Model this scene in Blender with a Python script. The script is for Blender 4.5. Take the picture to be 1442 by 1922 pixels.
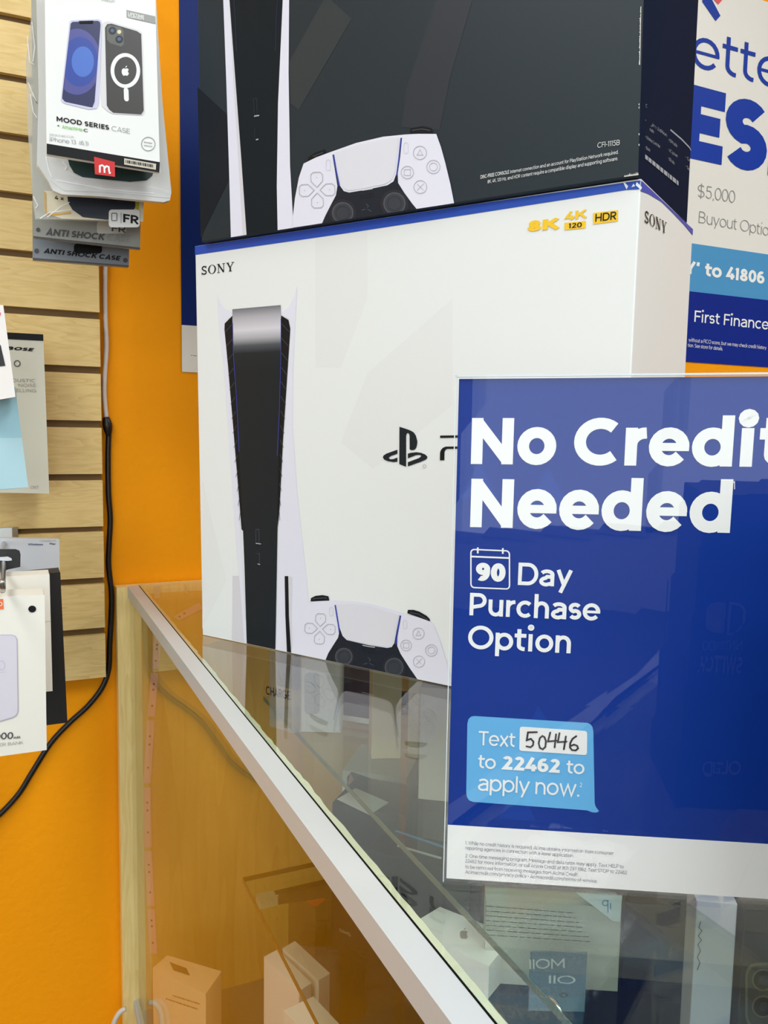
import bpy, math, random
import numpy as np
from mathutils import Vector, Matrix

for o in list(bpy.data.objects):
    bpy.data.objects.remove(o)
scene = bpy.context.scene
COL = scene.collection
random.seed(7)

# ------------------------------------------------------------------ camera
FPX, CX, CY, IW, IH = 1538.6, 721.0, 961.0, 1442, 1922
PITCH, ROLL, YAW, EYE = 0.0991813, 0.0168508, 0.430440, 1.22
_fw = np.array([math.sin(YAW) * math.cos(PITCH), math.cos(YAW) * math.cos(PITCH), -math.sin(PITCH)])
_r0 = np.array([math.cos(YAW), -math.sin(YAW), 0.0])
_u0 = np.cross(_r0, _fw)
CR = math.cos(ROLL) * _r0 + math.sin(ROLL) * _u0
CU = -math.sin(ROLL) * _r0 + math.cos(ROLL) * _u0
CAMP = np.array([0.0, 0.0, EYE])
cam_d = bpy.data.cameras.new('camera')
cam_d.sensor_fit = 'VERTICAL'
cam_d.sensor_height = 24.0
cam_d.sensor_width = 24.0
cam_d.lens = FPX / IH * 24.0
cam_d.clip_start = 0.01
cam_d.clip_end = 60
cam = bpy.data.objects.new('camera', cam_d)
COL.objects.link(cam)
M = Matrix.Identity(4)
for i in range(3):
    M[i][0], M[i][1], M[i][2], M[i][3] = CR[i], CU[i], -_fw[i], CAMP[i]
cam.matrix_world = M
scene.camera = cam

# ------------------------------------------------------------------ view, world, lights
scene.view_settings.view_transform = 'Standard'
scene.view_settings.look = 'None'
scene.view_settings.exposure = 0.15
scene.view_settings.gamma = 1.0
scene.view_settings.use_curve_mapping = False
world = bpy.data.worlds.new('world')
scene.world = world
world.use_nodes = True
bg = world.node_tree.nodes['Background']
bg.inputs['Color'].default_value = (0.93, 0.96, 1.0, 1)
bg.inputs['Strength'].default_value = 1.3
CEIL = 2.75


def area_light(name, loc, rot, sx, sy, power, color):
    d = bpy.data.lights.new(name, 'AREA')
    d.shape = 'RECTANGLE'
    d.size, d.size_y, d.energy, d.color = sx, sy, power, color
    o = bpy.data.objects.new(name, d)
    o.location, o.rotation_euler = loc, rot
    COL.objects.link(o)
    return o


WARM = (0.88, 0.965, 1.0)
LAMPS = [(-0.9, 0.05), (0.55, -0.55), (2.1, -0.3), (-0.9, -2.2), (1.4, -2.2)]
for lx, ly in LAMPS:
    area_light('ceiling_lamp_light', (lx, ly, CEIL - 0.05), (0, 0, 0), 0.55, 1.15, 19.5, WARM)
# daylight through the shop window behind the camera
area_light('daylight_area', (-1.4, -3.88, 1.45), (math.radians(90), 0, 0), 2.7, 1.8, 23, (0.82, 0.94, 1.0))
area_light('daylight_area', (-2.9, -1.9, 1.5), (0, math.radians(-90), 0), 1.7, 2.8, 13, (0.80, 0.94, 1.0))  # key light added at an unseen left window, brightens the console box front


# ------------------------------------------------------------------ materials
def s2l(c):
    out = []
    for v in c[:3]:
        v = v / 255.0
        out.append(v / 12.92 if v <= 0.04045 else ((v + 0.055) / 1.055) ** 2.4)
    return tuple(out) + (1.0,)


_mats = {}


def mat(name, rgb, rough=0.5, metal=0.0, coat=0.0, spec=0.5, bump=0.0, bscale=200.0, vary=0.0):
    """Plain painted / printed / plastic surface with optional fine grain."""
    if name in _mats:
        return _mats[name]
    m = bpy.data.materials.new(name)
    m.use_nodes = True
    nt = m.node_tree
    b = nt.nodes['Principled BSDF']
    b.inputs['Base Color'].default_value = s2l(rgb)
    b.inputs['Roughness'].default_value = rough
    b.inputs['Metallic'].default_value = metal
    b.inputs['Coat Weight'].default_value = coat
    b.inputs['Coat Roughness'].default_value = 0.03
    b.inputs['Specular IOR Level'].default_value = spec
    if bump or vary:
        tc = nt.nodes.new('ShaderNodeTexCoord')
        nz = nt.nodes.new('ShaderNodeTexNoise')
        nz.inputs['Scale'].default_value = bscale
        nz.inputs['Detail'].default_value = 3
        nt.links.new(tc.outputs['Object'], nz.inputs['Vector'])
        if bump:
            bp = nt.nodes.new('ShaderNodeBump')
            bp.inputs['Strength'].default_value = bump
            bp.inputs['Distance'].default_value = 0.002
            nt.links.new(nz.outputs['Fac'], bp.inputs['Height'])
            nt.links.new(bp.outputs['Normal'], b.inputs['Normal'])
        if vary:
            mx = nt.nodes.new('ShaderNodeMix')
            mx.data_type = 'RGBA'
            c = s2l(rgb)
            mx.inputs['A'].default_value = tuple(v * (1 - vary) for v in c[:3]) + (1,)
            mx.inputs['B'].default_value = tuple(min(1, v * (1 + vary)) for v in c[:3]) + (1,)
            nt.links.new(nz.outputs['Fac'], mx.inputs['Factor'])
            nt.links.new(mx.outputs['Result'], b.inputs['Base Color'])
    _mats[name] = m
    return m


def wood(name, c1, c2, along='X', scale=1.0, rough=0.45):
    if name in _mats:
        return _mats[name]
    m = bpy.data.materials.new(name)
    m.use_nodes = True
    nt = m.node_tree
    b = nt.nodes['Principled BSDF']
    b.inputs['Roughness'].default_value = rough
    tc = nt.nodes.new('ShaderNodeTexCoord')
    mp = nt.nodes.new('ShaderNodeMapping')
    s = {'X': (2.2, 14, 14), 'Z': (14, 14, 1.6), 'Y': (14, 1.6, 14)}[along]
    mp.inputs['Scale'].default_value = tuple(v * scale for v in s)
    n1 = nt.nodes.new('ShaderNodeTexNoise')
    n1.inputs['Scale'].default_value = 2.0
    n1.inputs['Detail'].default_value = 2
    wv = nt.nodes.new('ShaderNodeMath')
    wv.operation = 'MULTIPLY'
    wv.inputs[1].default_value = 9.0
    fr = nt.nodes.new('ShaderNodeMath')
    fr.operation = 'FRACT'
    n2 = nt.nodes.new('ShaderNodeTexNoise')
    n2.inputs['Scale'].default_value = 9.0
    n2.inputs['Detail'].default_value = 4
    ad = nt.nodes.new('ShaderNodeMath')
    ad.operation = 'MULTIPLY_ADD'
    ad.inputs[1].default_value = 0.35
    rp = nt.nodes.new('ShaderNodeValToRGB')
    rp.color_ramp.elements[0].position = 0.12
    rp.color_ramp.elements[0].color = s2l(c1)
    rp.color_ramp.elements[1].position = 0.75
    rp.color_ramp.elements[1].color = s2l(c2)
    e = rp.color_ramp.elements.new(1.0)
    mid = tuple((a * 0.45 + d * 0.55) for a, d in zip(c1, c2))
    e.color = s2l(mid)
    L = nt.links.new
    L(tc.outputs['Object'], mp.inputs['Vector'])
    L(mp.outputs['Vector'], n1.inputs['Vector'])
    L(mp.outputs['Vector'], n2.inputs['Vector'])
    L(n1.outputs['Fac'], wv.inputs[0])
    L(wv.outputs[0], fr.inputs[0])
    L(fr.outputs[0], ad.inputs[0])
    L(n2.outputs['Fac'], ad.inputs[2])
    L(ad.outputs[0], rp.inputs['Fac'])
    L(rp.outputs['Color'], b.inputs['Base Color'])
    _mats[name] = m
    return m


def glass(name, tint, f0=0.04, rough=0.0, grow=0.96):
    """Thin sheet of glass or clear plastic: transmits, and mirrors more at grazing angles (Schlick)."""
    if name in _mats:
        return _mats[name]
    m = bpy.data.materials.new(name)
    m.use_nodes = True
    nt = m.node_tree
    nt.nodes.remove(nt.nodes['Principled BSDF'])
    out = nt.nodes['Material Output']
    tr = nt.nodes.new('ShaderNodeBsdfTransparent')
    tr.inputs['Color'].default_value = tuple(tint) + (1,)
    gl = nt.nodes.new('ShaderNodeBsdfGlossy')
    gl.inputs['Roughness'].default_value = rough
    gl.inputs['Color'].default_value = (1, 1, 1, 1)
    lw = nt.nodes.new('ShaderNodeLayerWeight')
    lw.inputs['Blend'].default_value = 0.5
    pw = nt.nodes.new('ShaderNodeMath')
    pw.operation = 'POWER'
    pw.inputs[1].default_value = 5.0
    ma = nt.nodes.new('ShaderNodeMath')
    ma.operation = 'MULTIPLY_ADD'
    ma.inputs[1].default_value = grow
    ma.inputs[2].default_value = f0
    mx = nt.nodes.new('ShaderNodeMixShader')
    L = nt.links.new
    L(lw.outputs['Facing'], pw.inputs[0])
    L(pw.outputs[0], ma.inputs[0])
    L(ma.outputs[0], mx.inputs['Fac'])
    L(tr.outputs[0], mx.inputs[1])
    L(gl.outputs[0], mx.inputs[2])
    L(mx.outputs[0], out.inputs['Surface'])
    _mats[name] = m
    return m


def film(name, rgb, opacity, rough=0.15):
    """Milky plastic film: part pass-through, part glossy plastic."""
    if name in _mats:
        return _mats[name]
    m = mat(name, rgb, rough)
    m.node_tree.nodes['Principled BSDF'].inputs['Alpha'].default_value = opacity
    return m


def emit(name, rgb, strength):
    if name in _mats:
        return _mats[name]
    m = bpy.data.materials.new(name)
    m.use_nodes = True
    b = m.node_tree.nodes['Principled BSDF']
    b.inputs['Base Color'].default_value = s2l(rgb)
    b.inputs['Emission Color'].default_value = s2l(rgb)
    b.inputs['Emission Strength'].default_value = strength
    _mats[name] = m
    return m


def gradmat(name, stops, z0, z1, rough=0.35):
    """Printed ink gradient that runs up the print (object Z)."""
    m = bpy.data.materials.new(name)
    m.use_nodes = True
    nt = m.node_tree
    b = nt.nodes['Principled BSDF']
    b.inputs['Roughness'].default_value = rough
    b.inputs['Specular IOR Level'].default_value = 0.25
    tc = nt.nodes.new('ShaderNodeTexCoord')
    sx = nt.nodes.new('ShaderNodeSeparateXYZ')
    mr = nt.nodes.new('ShaderNodeMapRange')
    mr.inputs['From Min'].default_value = z0
    mr.inputs['From Max'].default_value = z1
    rp = nt.nodes.new('ShaderNodeValToRGB')
    els = rp.color_ramp.elements
    els[0].position, els[0].color = stops[0][0], s2l(stops[0][1])
    els[1].position, els[1].color = stops[-1][0], s2l(stops[-1][1])
    for p, c in stops[1:-1]:
        e = els.new(p)
        e.color = s2l(c)
    L = nt.links.new
    L(tc.outputs['Object'], sx.inputs[0])
    L(sx.outputs['Z'], mr.inputs['Value'])
    L(mr.outputs[0], rp.inputs['Fac'])
    L(rp.outputs['Color'], b.inputs['Base Color'])
    _mats[name] = m
    return m


def wallmat():
    m = mat('orange_wall_paint', (250, 158, 0), 0.7, bump=0.45, bscale=110, spec=0.2)
    nt = m.node_tree
    return m


# ------------------------------------------------------------------ measuring the photographed place
def V3(*a):
    return np.array(a, float)


def ray(x, y):
    return (x - CX) / FPX * CR - (y - CY) / FPX * CU + _fw


def onz(x, y, z):
    d = ray(x, y)
    return CAMP + d * (z - EYE) / d[2]


def ony(x, y, Y):
    d = ray(x, y)
    return CAMP + d * Y / d[1]


def proj(p):
    q = np.array(p) - CAMP
    z = q @ _fw
    return (CX + FPX * (q @ CR) / z, CY - FPX * (q @ CU) / z)


class Plane:
    """A flat face standing in the room: origin, two axes, outward normal."""

    def __init__(self, O, U, V, N=None):
        self.O = np.array(O, float)
        self.U = np.array(U, float) / np.linalg.norm(U)
        V = np.array(V, float)
        V = V - self.U * (V @ self.U)
        self.V = V / np.linalg.norm(V)
        n = np.cross(self.U, self.V)
        if n @ (CAMP - self.O) < 0:
            n = -n
        self.N = n

    def hit(self, x, y):
        d = ray(x, y)
        return CAMP + d * ((self.O - CAMP) @ self.N) / (d @ self.N)

    def uv(self, x, y):
        p = self.hit(x, y) - self.O
        return np.array([p @ self.U, p @ self.V])

    vmin, vmax = -1e9, 1e9

    def at(self, u, v, lift=0.0):
        v = min(max(v, self.vmin), self.vmax)
        return self.O + self.U * u + self.V * v + self.N * lift


class Patch:
    """A slightly twisted sheet through four corners; artwork laid out in its own (u, v) in metres."""

    def __init__(self, px, P, W, Hh):
        self.P, self.W, self.H = [np.array(p, float) for p in P], W, Hh   # BL BR TR TL
        src = [(0, 0), (W, 0), (W, Hh), (0, Hh)]
        A = []
        for (x, y), (u, v) in zip(px, src):
            A.append([x, y, 1, 0, 0, 0, -u * x, -u * y, -u])
            A.append([0, 0, 0, x, y, 1, -v * x, -v * y, -v])
        self.Hm = np.linalg.svd(np.array(A, float))[2][-1].reshape(3, 3)
        n = np.cross(self.P[1] - self.P[0], self.P[3] - self.P[0])
        n /= np.linalg.norm(n)
        self.N = n if n @ (CAMP - self.P[0]) > 0 else -n

    def uv(self, x, y):
        q = self.Hm @ np.array([x, y, 1.0])
        return q[:2] / q[2]

    def at(self, u, v, lift=0.0):
        s, t = min(max(u / self.W, 0.002), 0.998), min(max(v / self.H, 0.0), 1.0)
        a, b, c, d = self.P
        return a * (1 - s) * (1 - t) + b * s * (1 - t) + c * s * t + d * (1 - s) * t + self.N * lift


# ------------------------------------------------------------------ mesh building
class MB:
    def __init__(self):
        self.v, self.f, self.m, self.mats = [], [], [], []

    def mi(self, m):
        if m not in self.mats:
            self.mats.append(m)
        return self.mats.index(m)

    def poly(self, pts, m):
        i = len(self.v)
        self.v += [tuple(p) for p in pts]
        self.f.append(tuple(range(i, i + len(pts))))
        self.m.append(self.mi(m))

    def mesh(self, vs, fs, m):
        i = len(self.v)
        self.v += [tuple(p) for p in vs]
        k = self.mi(m)
        for f in fs:
            self.f.append(tuple(i + j for j in f))
            self.m.append(k)

    def hexa(self, b, t, m, mt=None, mside=None):
        """b, t: four corners of bottom and top, same winding."""
        vs = list(b) + list(t)
        self.mesh(vs, [(3, 2, 1, 0)], m)
        self.mesh(vs, [(4, 5, 6, 7)], mt or m)
        self.mesh(vs, [(i, (i + 1) % 4, 4 + (i + 1) % 4, 4 + i) for i in range(4)], mside or m)

    def box(self, lo, hi, m):
        (x0, y0, z0), (x1, y1, z1) = lo, hi
        b = [(x0, y0, z0), (x1, y0, z0), (x1, y1, z0), (x0, y1, z0)]
        self.hexa(b, [(x, y, z1) for x, y, _ in b], m)

    def prism(self, outline, back, m, mb=None):
        """outline: list of 3-D points of a flat outline, back: offset vector to its rear."""
        n = len(outline)
        o = [np.array(p, float) for p in outline]
        q = [p + back for p in o]
        self.mesh(o, [tuple(range(n))], m)
        self.mesh(q, [tuple(reversed(range(n)))], mb or m)
        self.mesh(o + q, [(i, n + i, n + (i + 1) % n, (i + 1) % n) for i in range(n)], mb or m)

    def tube(self, pts, r, m, n=10, sm=None):
        pts = [np.array(p, float) for p in pts]
        rs = r if isinstance(r, (list, tuple)) else [r] * len(pts)
        rings = []
        ref = None
        for i, p in enumerate(pts):
            t = pts[min(i + 1, len(pts) - 1)] - pts[max(i - 1, 0)]
            t /= np.linalg.norm(t)
            if ref is None:
                ref = np.array([0, 0, 1.0]) if abs(t[2]) < 0.8 else np.array([1.0, 0, 0])
            a = np.cross(t, ref)
            a /= np.linalg.norm(a)
            b = np.cross(a, t)
            ref = b
            rings.append([p + rs[i] * (math.cos(2 * math.pi * k / n) * a + math.sin(2 * math.pi * k / n) * b) for k in range(n)])
        vs = [v for rg in rings for v in rg]
        fs = []
        for i in range(len(pts) - 1):
            for k in range(n):
                fs.append((i * n + k, i * n + (k + 1) % n, (i + 1) * n + (k + 1) % n, (i + 1) * n + k))
        fs.append(tuple(reversed(range(n))))
        fs.append(tuple(range(len(vs) - n, len(vs))))
        self.mesh(vs, fs, m)

    def build(self, name, parent=None, label=None, smooth=False, bevel=0.0):
        org = np.array(parent['_o'][:], float) if parent is not None else np.zeros(3)
        me = bpy.data.meshes.new(name)
        me.from_pydata([tuple(np.array(p) - org) for p in self.v], [], self.f)
        for m in self.mats:
            me.materials.append(m)
        me.polygons.foreach_set('material_index', self.m)
        if smooth:
            me.polygons.foreach_set('use_smooth', [True] * len(self.f))
        me.update()
        o = bpy.data.objects.new(name, me)
        COL.objects.link(o)
        if parent is not None:
            o.parent = parent
        o['_o'] = tuple(org)
        if label:
            o['label'] = label
        if bevel:
            bv = o.modifiers.new('bevel', 'BEVEL')
            bv.width, bv.segments, bv.limit_method = bevel, 2, 'ANGLE'
        return o


def thing(name, label, cat, loc, group=None):
    o = bpy.data.objects.new(name, None)
    o.empty_display_size = 0.02
    COL.objects.link(o)
    o.location = tuple(loc)
    o['_o'] = tuple(float(v) for v in loc)
    o['label'], o['category'] = label, cat
    if group:
        o['group'] = group
    return o


def tag(o, label, cat, group=None):
    o['label'], o['category'] = label, cat
    if group:
        o['group'] = group
    return o


def struct(o):
    o['kind'] = 'structure'
    return o


# ------------------------------------------------------------------ lettering: strokes of even width
def arc(cx, cy, rx, ry, a0, a1, n=None):
    n = n or max(3, int(abs(a1 - a0) / 18))
    return [(cx + rx * math.cos(math.radians(a0 + (a1 - a0) * i / n)), cy + ry * math.sin(math.radians(a0 + (a1 - a0) * i / n))) for i in range(n + 1)]


def glyph(ch, w, X=0.74, thin=False):
    """Strokes (centre lines) and advance of one letter; capitals are 1 high, lower case X."""
    h = w / 2
    A = 1.06
    R = X / 2
    rx = R * 0.98 - h
    ry = R + 0.01 - h
    S = []
    c = ch
    gap = 0.0
    ring = lambda cx, cy, a, b: S.append(arc(cx, cy, a, b, 0, 360, 24))
    if c == ' ':
        return [], 0.19
    if c == 'o':
        ring(rx + h, R, rx, ry); return S, 2 * (rx + h)
    if c == 'e':
        S.append((.72, [(h * 1.2, R), (2 * rx + h + h * 0.95, R)]))
        S.append(arc(rx + h, R, rx, ry, -3, 322, 18)); return S, 2 * (rx + h)
    if c == 'c':
        S.append(arc(rx + h, R, rx, ry, 45, 315, 16)); return S, 2 * (rx + h) * 0.9
    if c == 'd':
        ring(rx + h, R, rx, ry); S.append([(2 * rx + h, 0), (2 * rx + h, A)]); return S, 2 * rx + w
    if c == 'q':
        ring(rx + h, R, rx, ry); S.append([(2 * rx + h, X), (2 * rx + h, -0.27)]); return S, 2 * rx + w
    if c == 'g':
        ring(rx + h, R, rx, ry); S.append([(2 * rx + h, X), (2 * rx + h, -0.02)] + arc(rx + h, -0.02, rx, 0.25 - h, 0, -140)); return S, 2 * rx + w
    if c in 'bp':
        ring(rx + h, R, rx, ry); S.append([(h, 0), (h, A)] if c == 'b' else [(h, X), (h, -0.27)]); return S, 2 * rx + w
    if c == 'a':
        W = X * 0.86
        bx = (W - h) / 2
        S.append(arc(W / 2, X - R * 0.62, W / 2 - h, R * 0.62 - h, 155, 0) + [(W - h, 0)])
        S.append([(W - h, X * 0.56), (bx + h * .6, X * 0.56)] + arc(bx + h * .3, X * 0.28, bx - h * .7, X * 0.28 - h + 0.02 + (h - w / 2), 100, 270, 8) + [(W - h, h + X * 0.06)])
        return S, W
    if c == 'n':
        W = X * 0.84
        S.append([(h, 0), (h, X)])
        S.append([(h, X * 0.5)] + arc(W / 2, X * 0.56, W / 2 - h, X * 0.45 - h, 180, 0, 10) + [(W - h, 0)]); return S, W
    if c == 'h':
        W = X * 0.84
        S.append([(h, 0), (h, A)])
        S.append([(h, X * 0.5)] + arc(W / 2, X * 0.56, W / 2 - h, X * 0.45 - h, 180, 0, 10) + [(W - h, 0)]); return S, W
    if c == 'm':
        W = X * 1.35
        S.append([(h, 0), (h, X)])
        q = (W / 2 - h) / 2
        for k in (0, 1):
            cx = h + q + k * 2 * q
            S.append([(cx - q, X * 0.5)] + arc(cx, X * 0.6, q, X * 0.41 - h, 180, 0, 10) + [(cx + q, 0)])
        return S, W
    if c == 'u':
        W = X * 0.84
        S.append([(W - h, 0), (W - h, X)])
        S.append([(h, X)] + arc(W / 2, X * 0.44, W / 2 - h, X * 0.45 - h, 180, 360, 10) + [(W - h, X * 0.5)]); return S, W
    if c == 'r':
        S.append([(h, 0), (h, X)])
        S.append([(h, X * 0.5)] + arc(X * 0.5, X * 0.55, X * 0.5 - h, X * 0.46 - h, 180, 88, 6)); return S, X * 0.52
    if c == 'i':
        S.append([(h + .03, 0), (h + .03, X)]); S.append(arc(h + .03, A - h * .5, h * .6, h * .6, 0, 360, 12)); return S, w + .06
    if c == 'j':
        S.append([(h + .1, X), (h + .1, -0.1)] + arc(h - .03, -0.1, .13, .13, 0, -100)); S.append(arc(h + .1, A - h * .5, h * .62, h * .62, 0, 360, 12)); return S, w * 1.02 + .1
    if c == 'l':
        S.append([(h, 0), (h, A)]); return S, w
    if c == 't':
        k = .1 + h
        S.append([(k, X * 1.26), (k, X * 0.34)] + arc(k + X * .3, X * .32, X * .3, X * .32 - h, 180, 275, 5)); S.append([(0, X - h), (k + h + X * 0.28, X - h)]); return S, k + X * .36
    if c == 'f':
        k = .1 + h
        S.append([(k, 0), (k, A - .22)] + arc(k + .2, A - .22, .2, .22 - h, 180, 85, 5)); S.append([(0, X - h), (k + h + .18, X - h)]); return S, k + .22
    if c == 'y':
        W = X * 0.92
        S.append([(h * .9, X), (W / 2 + h * .1, 0.02)]); S.append([(W - h * .9, X), (W / 2 - .15, -0.27)]); return S, W
    if c == 'v':
        W = X * 0.92
        S.append([(h * .9, X), (W / 2, h * .2), (W - h * .9, X)]); return S, W
    if c == 'w':
        W = X * 1.4
        S.append([(h * .9, X), (W * .28, 0.03), (W / 2, X * .92), (W * .72, 0.03), (W - h * .9, X)]); return S, W
    if c == 'x':
        W = X * 0.86
        S.append([(h, X), (W - h, 0)]); S.append([(W - h, X), (h, 0)]); return S, W
    if c == 'z':
        W = X * 0.8
        S.append([(0, X - h), (W - h, X - h), (h, h), (W, h)]); return S, W
    if c == 'k':
        S.append([(h, 0), (h, A)]); S.append([(X * .75, X), (h + .02, X * .42)]); S.append([(X * .3, X * .55), (X * .8, 0)]); return S, X * .82
    if c == 's':
        W = X * 0.72
        r = (X / 2 + h) / 2 - h + .01
        S.append(arc(W / 2, X - h - r, W / 2 - h, r, 30, 270, 12) [:-1] + arc(W / 2, h + r, W / 2 - h, r, 90, -150, 12)); return S, W
    # capitals
    if c == 'N':
        W = 0.86
        S.append([(h, 0), (h, 1)]); S.append([(W - h, 0), (W - h, 1)]); S.append([(h, 1 - h * .7), (W - h, h * .7)]); return S, W
    if c == 'M':
        W = 1.0
        S.append([(h, 0), (h, 1)]); S.append([(W - h, 0), (W - h, 1)]); S.append([(h, 1 - h * .8), (W / 2, .3), (W - h, 1 - h * .8)]); return S, W
    if c in 'OQ':
        S.append(arc(.52, .5, .52 - h, .51 - h, 0, 360, 30))
        if c == 'Q': S.append([(.6, .3), (.95, 0)])
        return S, 1.04
    if c == 'C':
        S.append(arc(.52, .5, .52 - h, .51 - h, 48, 312, 22)); return S, .93
    if c == 'G':
        S.append(arc(.52, .5, .52 - h, .51 - h, 48, 340, 22) + [(1.0 - h, .45), (.6, .45)]); return S, 1.0
    if c == 'D':
        S.append([(h, h), (h, 1 - h)] + arc(.42, .5, .44 - h, .5 - h, 90, -90, 16) + [(h, h), (h, .5)]); return S, .86
    if c == 'P':
        S.append([(h, 0), (h, 1)]); S.append([(h, 1 - h), (.38, 1 - h)] + arc(.38, .68 - h * .1, .33 - h, .32 - h + h * .1, 90, -90, 12) + [(h, .36)]); return S, .71
    if c == 'R':
        S.append([(h, 0), (h, 1)]); S.append([(h, 1 - h), (.38, 1 - h)] + arc(.38, .7 - h * .1, .33 - h, .30 - h + h * .1, 90, -90, 12) + [(h, .40)]); S.append([(.36, .40), (.70 - h * .3, 0)]); return S, .73
    if c == 'B':
        S.append([(h, 0), (h, 1)]); S.append([(h, 1 - h), (.36, 1 - h)] + arc(.36, .76 - h / 2, .31 - h, .24 - h / 2, 90, -90, 10) + [(h, .52)])
        S.append([(.36, .52)] + arc(.4, .26 + h / 2, .33 - h, .26 - h / 2, 90, -90, 10) + [(h, h)]); return S, .73
    if c == 'E':
        S.append([(h, 0), (h, 1)]); [S.append([(h, y), (x, y)]) for x, y in ((.62, 1 - h), (.56, .5), (.62, h))]; return S, .62
    if c == 'F':
        S.append([(h, 0), (h, 1)]); [S.append([(h, y), (x, y)]) for x, y in ((.6, 1 - h), (.54, .5))]; return S, .58
    if c == 'L':
        S.append([(h, 1), (h, h), (.55, h)]); return S, .55
    if c == 'H':
        S.append([(h, 0), (h, 1)]); S.append([(.78 - h, 0), (.78 - h, 1)]); S.append([(h, .5), (.78 - h, .5)]); return S, .78
    if c == 'I':
        S.append([(h, 0), (h, 1)]); return S, w
    if c == 'J':
        S.append([(.45 - h, 1), (.45 - h, .25)] + arc(.22, .25, .23 - h, .25 - h, 0, -170)); return S, .47
    if c == 'T':
        S.append([(0, 1 - h), (.72, 1 - h)]); S.append([(.36, 0), (.36, 1)]); return S, .72
    if c == 'A':
        S.append([(h * .8, 0), (.42, 1 - h * .4), (.84 - h * .8, 0)]); S.append([(.18, .27), (.66, .27)]); return S, .84
    if c == 'V':
        S.append([(h * .8, 1), (.4, h * .4), (.8 - h * .8, 1)]); return S, .8
    if c == 'W':
        S.append([(h * .8, 1), (.32, h * .5), (.58, .95), (.84, h * .5), (1.16 - h * .8, 1)]); return S, 1.16
    if c == 'Y':
        S.append([(h * .8, 1), (.4, .42)]); S.append([(.8 - h * .8, 1), (.4, .42)]); S.append([(.4, 0), (.4, .46)]); return S, .8
    if c == 'U':
        S.append([(h, 1)] + arc(.38, .36, .38 - h, .37 - h, 180, 360, 12) + [(.76 - h, 1)]); return S, .76
    if c == 'K':
        S.append([(h, 0), (h, 1)]); S.append([(.68, 1), (h + .02, .4)]); S.append([(.3, .58), (.72, 0)]); return S, .74
    if c == 'X':
        S.append([(h, 1), (.74 - h, 0)]); S.append([(.74 - h, 1), (h, 0)]); return S, .74
    if c == 'Z':
        S.append([(0, 1 - h), (.66 - h, 1 - h), (h, h), (.68, h)]); return S, .68
    if c == 'S':
        r = (0.5 + h) / 2 - h + .005
        S.append(arc(.34, 1 - h - r, .34 - h, r, 35, 270, 14)[:-1] + arc(.34, h + r, .34 - h, r, 90, -150, 14)); return S, .68
    # digits and marks
    if c == '0':
        S.append(arc(.33, .5, .33 - h, .51 - h, 0, 360, 24)); return S, .66
    if c == '1':
        S.append([(.24 - h, 0), (.24 - h, 1)]); S.append([(.24 - h, 1 - h), (0, 1 - h - .1)]); return S, .26
    if c == '2':
        S.append(arc(.29, .7, .29 - h, .31 - h, 160, -30, 12) + [(h + .02, h), (.6, h)]); return S, .6
    if c == '3':
        S.append(arc(.28, .75 - h * .3, .27 - h, .26 - h * .7, 150, -90, 12)); S.append(arc(.29, .27, .3 - h, .28 - h, 90, -155, 12)); return S, .59
    if c == '4':
        S.append([(.42, 1), (h * .9, .26), (.66, .26)]); S.append([(.46, .5), (.46, 0)]); return S, .66
    if c == '5':
        S.append([(.55, 1 - h), (.13, 1 - h), (.1, .58)]); S.append([(.1, .56)] + arc(.28, .33, .31 - h, .34 - h, 100, -155, 12)); return S, .6
    if c == '6':
        S.append(arc(.32, .33, .32 - h, .34 - h, 0, 360, 20)); S.append([(h, .36)] + arc(.36, .5, .36 - h, .5 - h, 170, 62, 8)); return S, .64
    if c == '7':
        S.append([(0, 1 - h), (.54, 1 - h), (.2, 0)]); return S, .58
    if c == '8':
        S.append(arc(.32, .75 - h * .25, .27 - h, .26 - h * .75, 0, 360, 18)); S.append(arc(.32, .27, .32 - h, .28 - h, 0, 360, 18)); return S, .64
    if c == '9':
        S.append(arc(.32, .67, .32 - h, .34 - h, 0, 360, 20)); S.append([(.64 - h, .64)] + arc(.28, .5, .36 - h, .5 - h, -10, -118, 8)); return S, .64
    if c == '.':
        S.append([(h, 0), (h, w)]); return S, w
    if c == ',':
        S.append([(h, w), (h * .7, -.12)]); return S, w
    if c in "'":
        S.append([(h, 1), (h * .6, .7)]); return S, w
    if c == '-':
        S.append([(0, .38), (.3, .38)]); return S, .3
    if c == '+':
        S.append([(0, .4), (.4, .4)]); S.append([(.2, .2), (.2, .6)]); return S, .4
    if c == '/':
        S.append([(0, -.1), (.36, 1.05)]); return S, .36
    if c == '(':
        S.append(arc(.4, .45, .36, .65, 130, 230, 6)); return S, .2
    if c == ')':
        S.append(arc(-.2, .45, .36, .65, 50, -50, 6)); return S, .2
    if c == '*':
        S.append(arc(.14, .42, .07, .07, 0, 360, 8)); return S, .28
    if c == '$':
        g, a = glyph('S', w); S += g; S.append([(.34, -.12), (.34, 1.12)]); return S, .68
    if c == '"':
        return [], .1
    return [], .3


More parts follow.
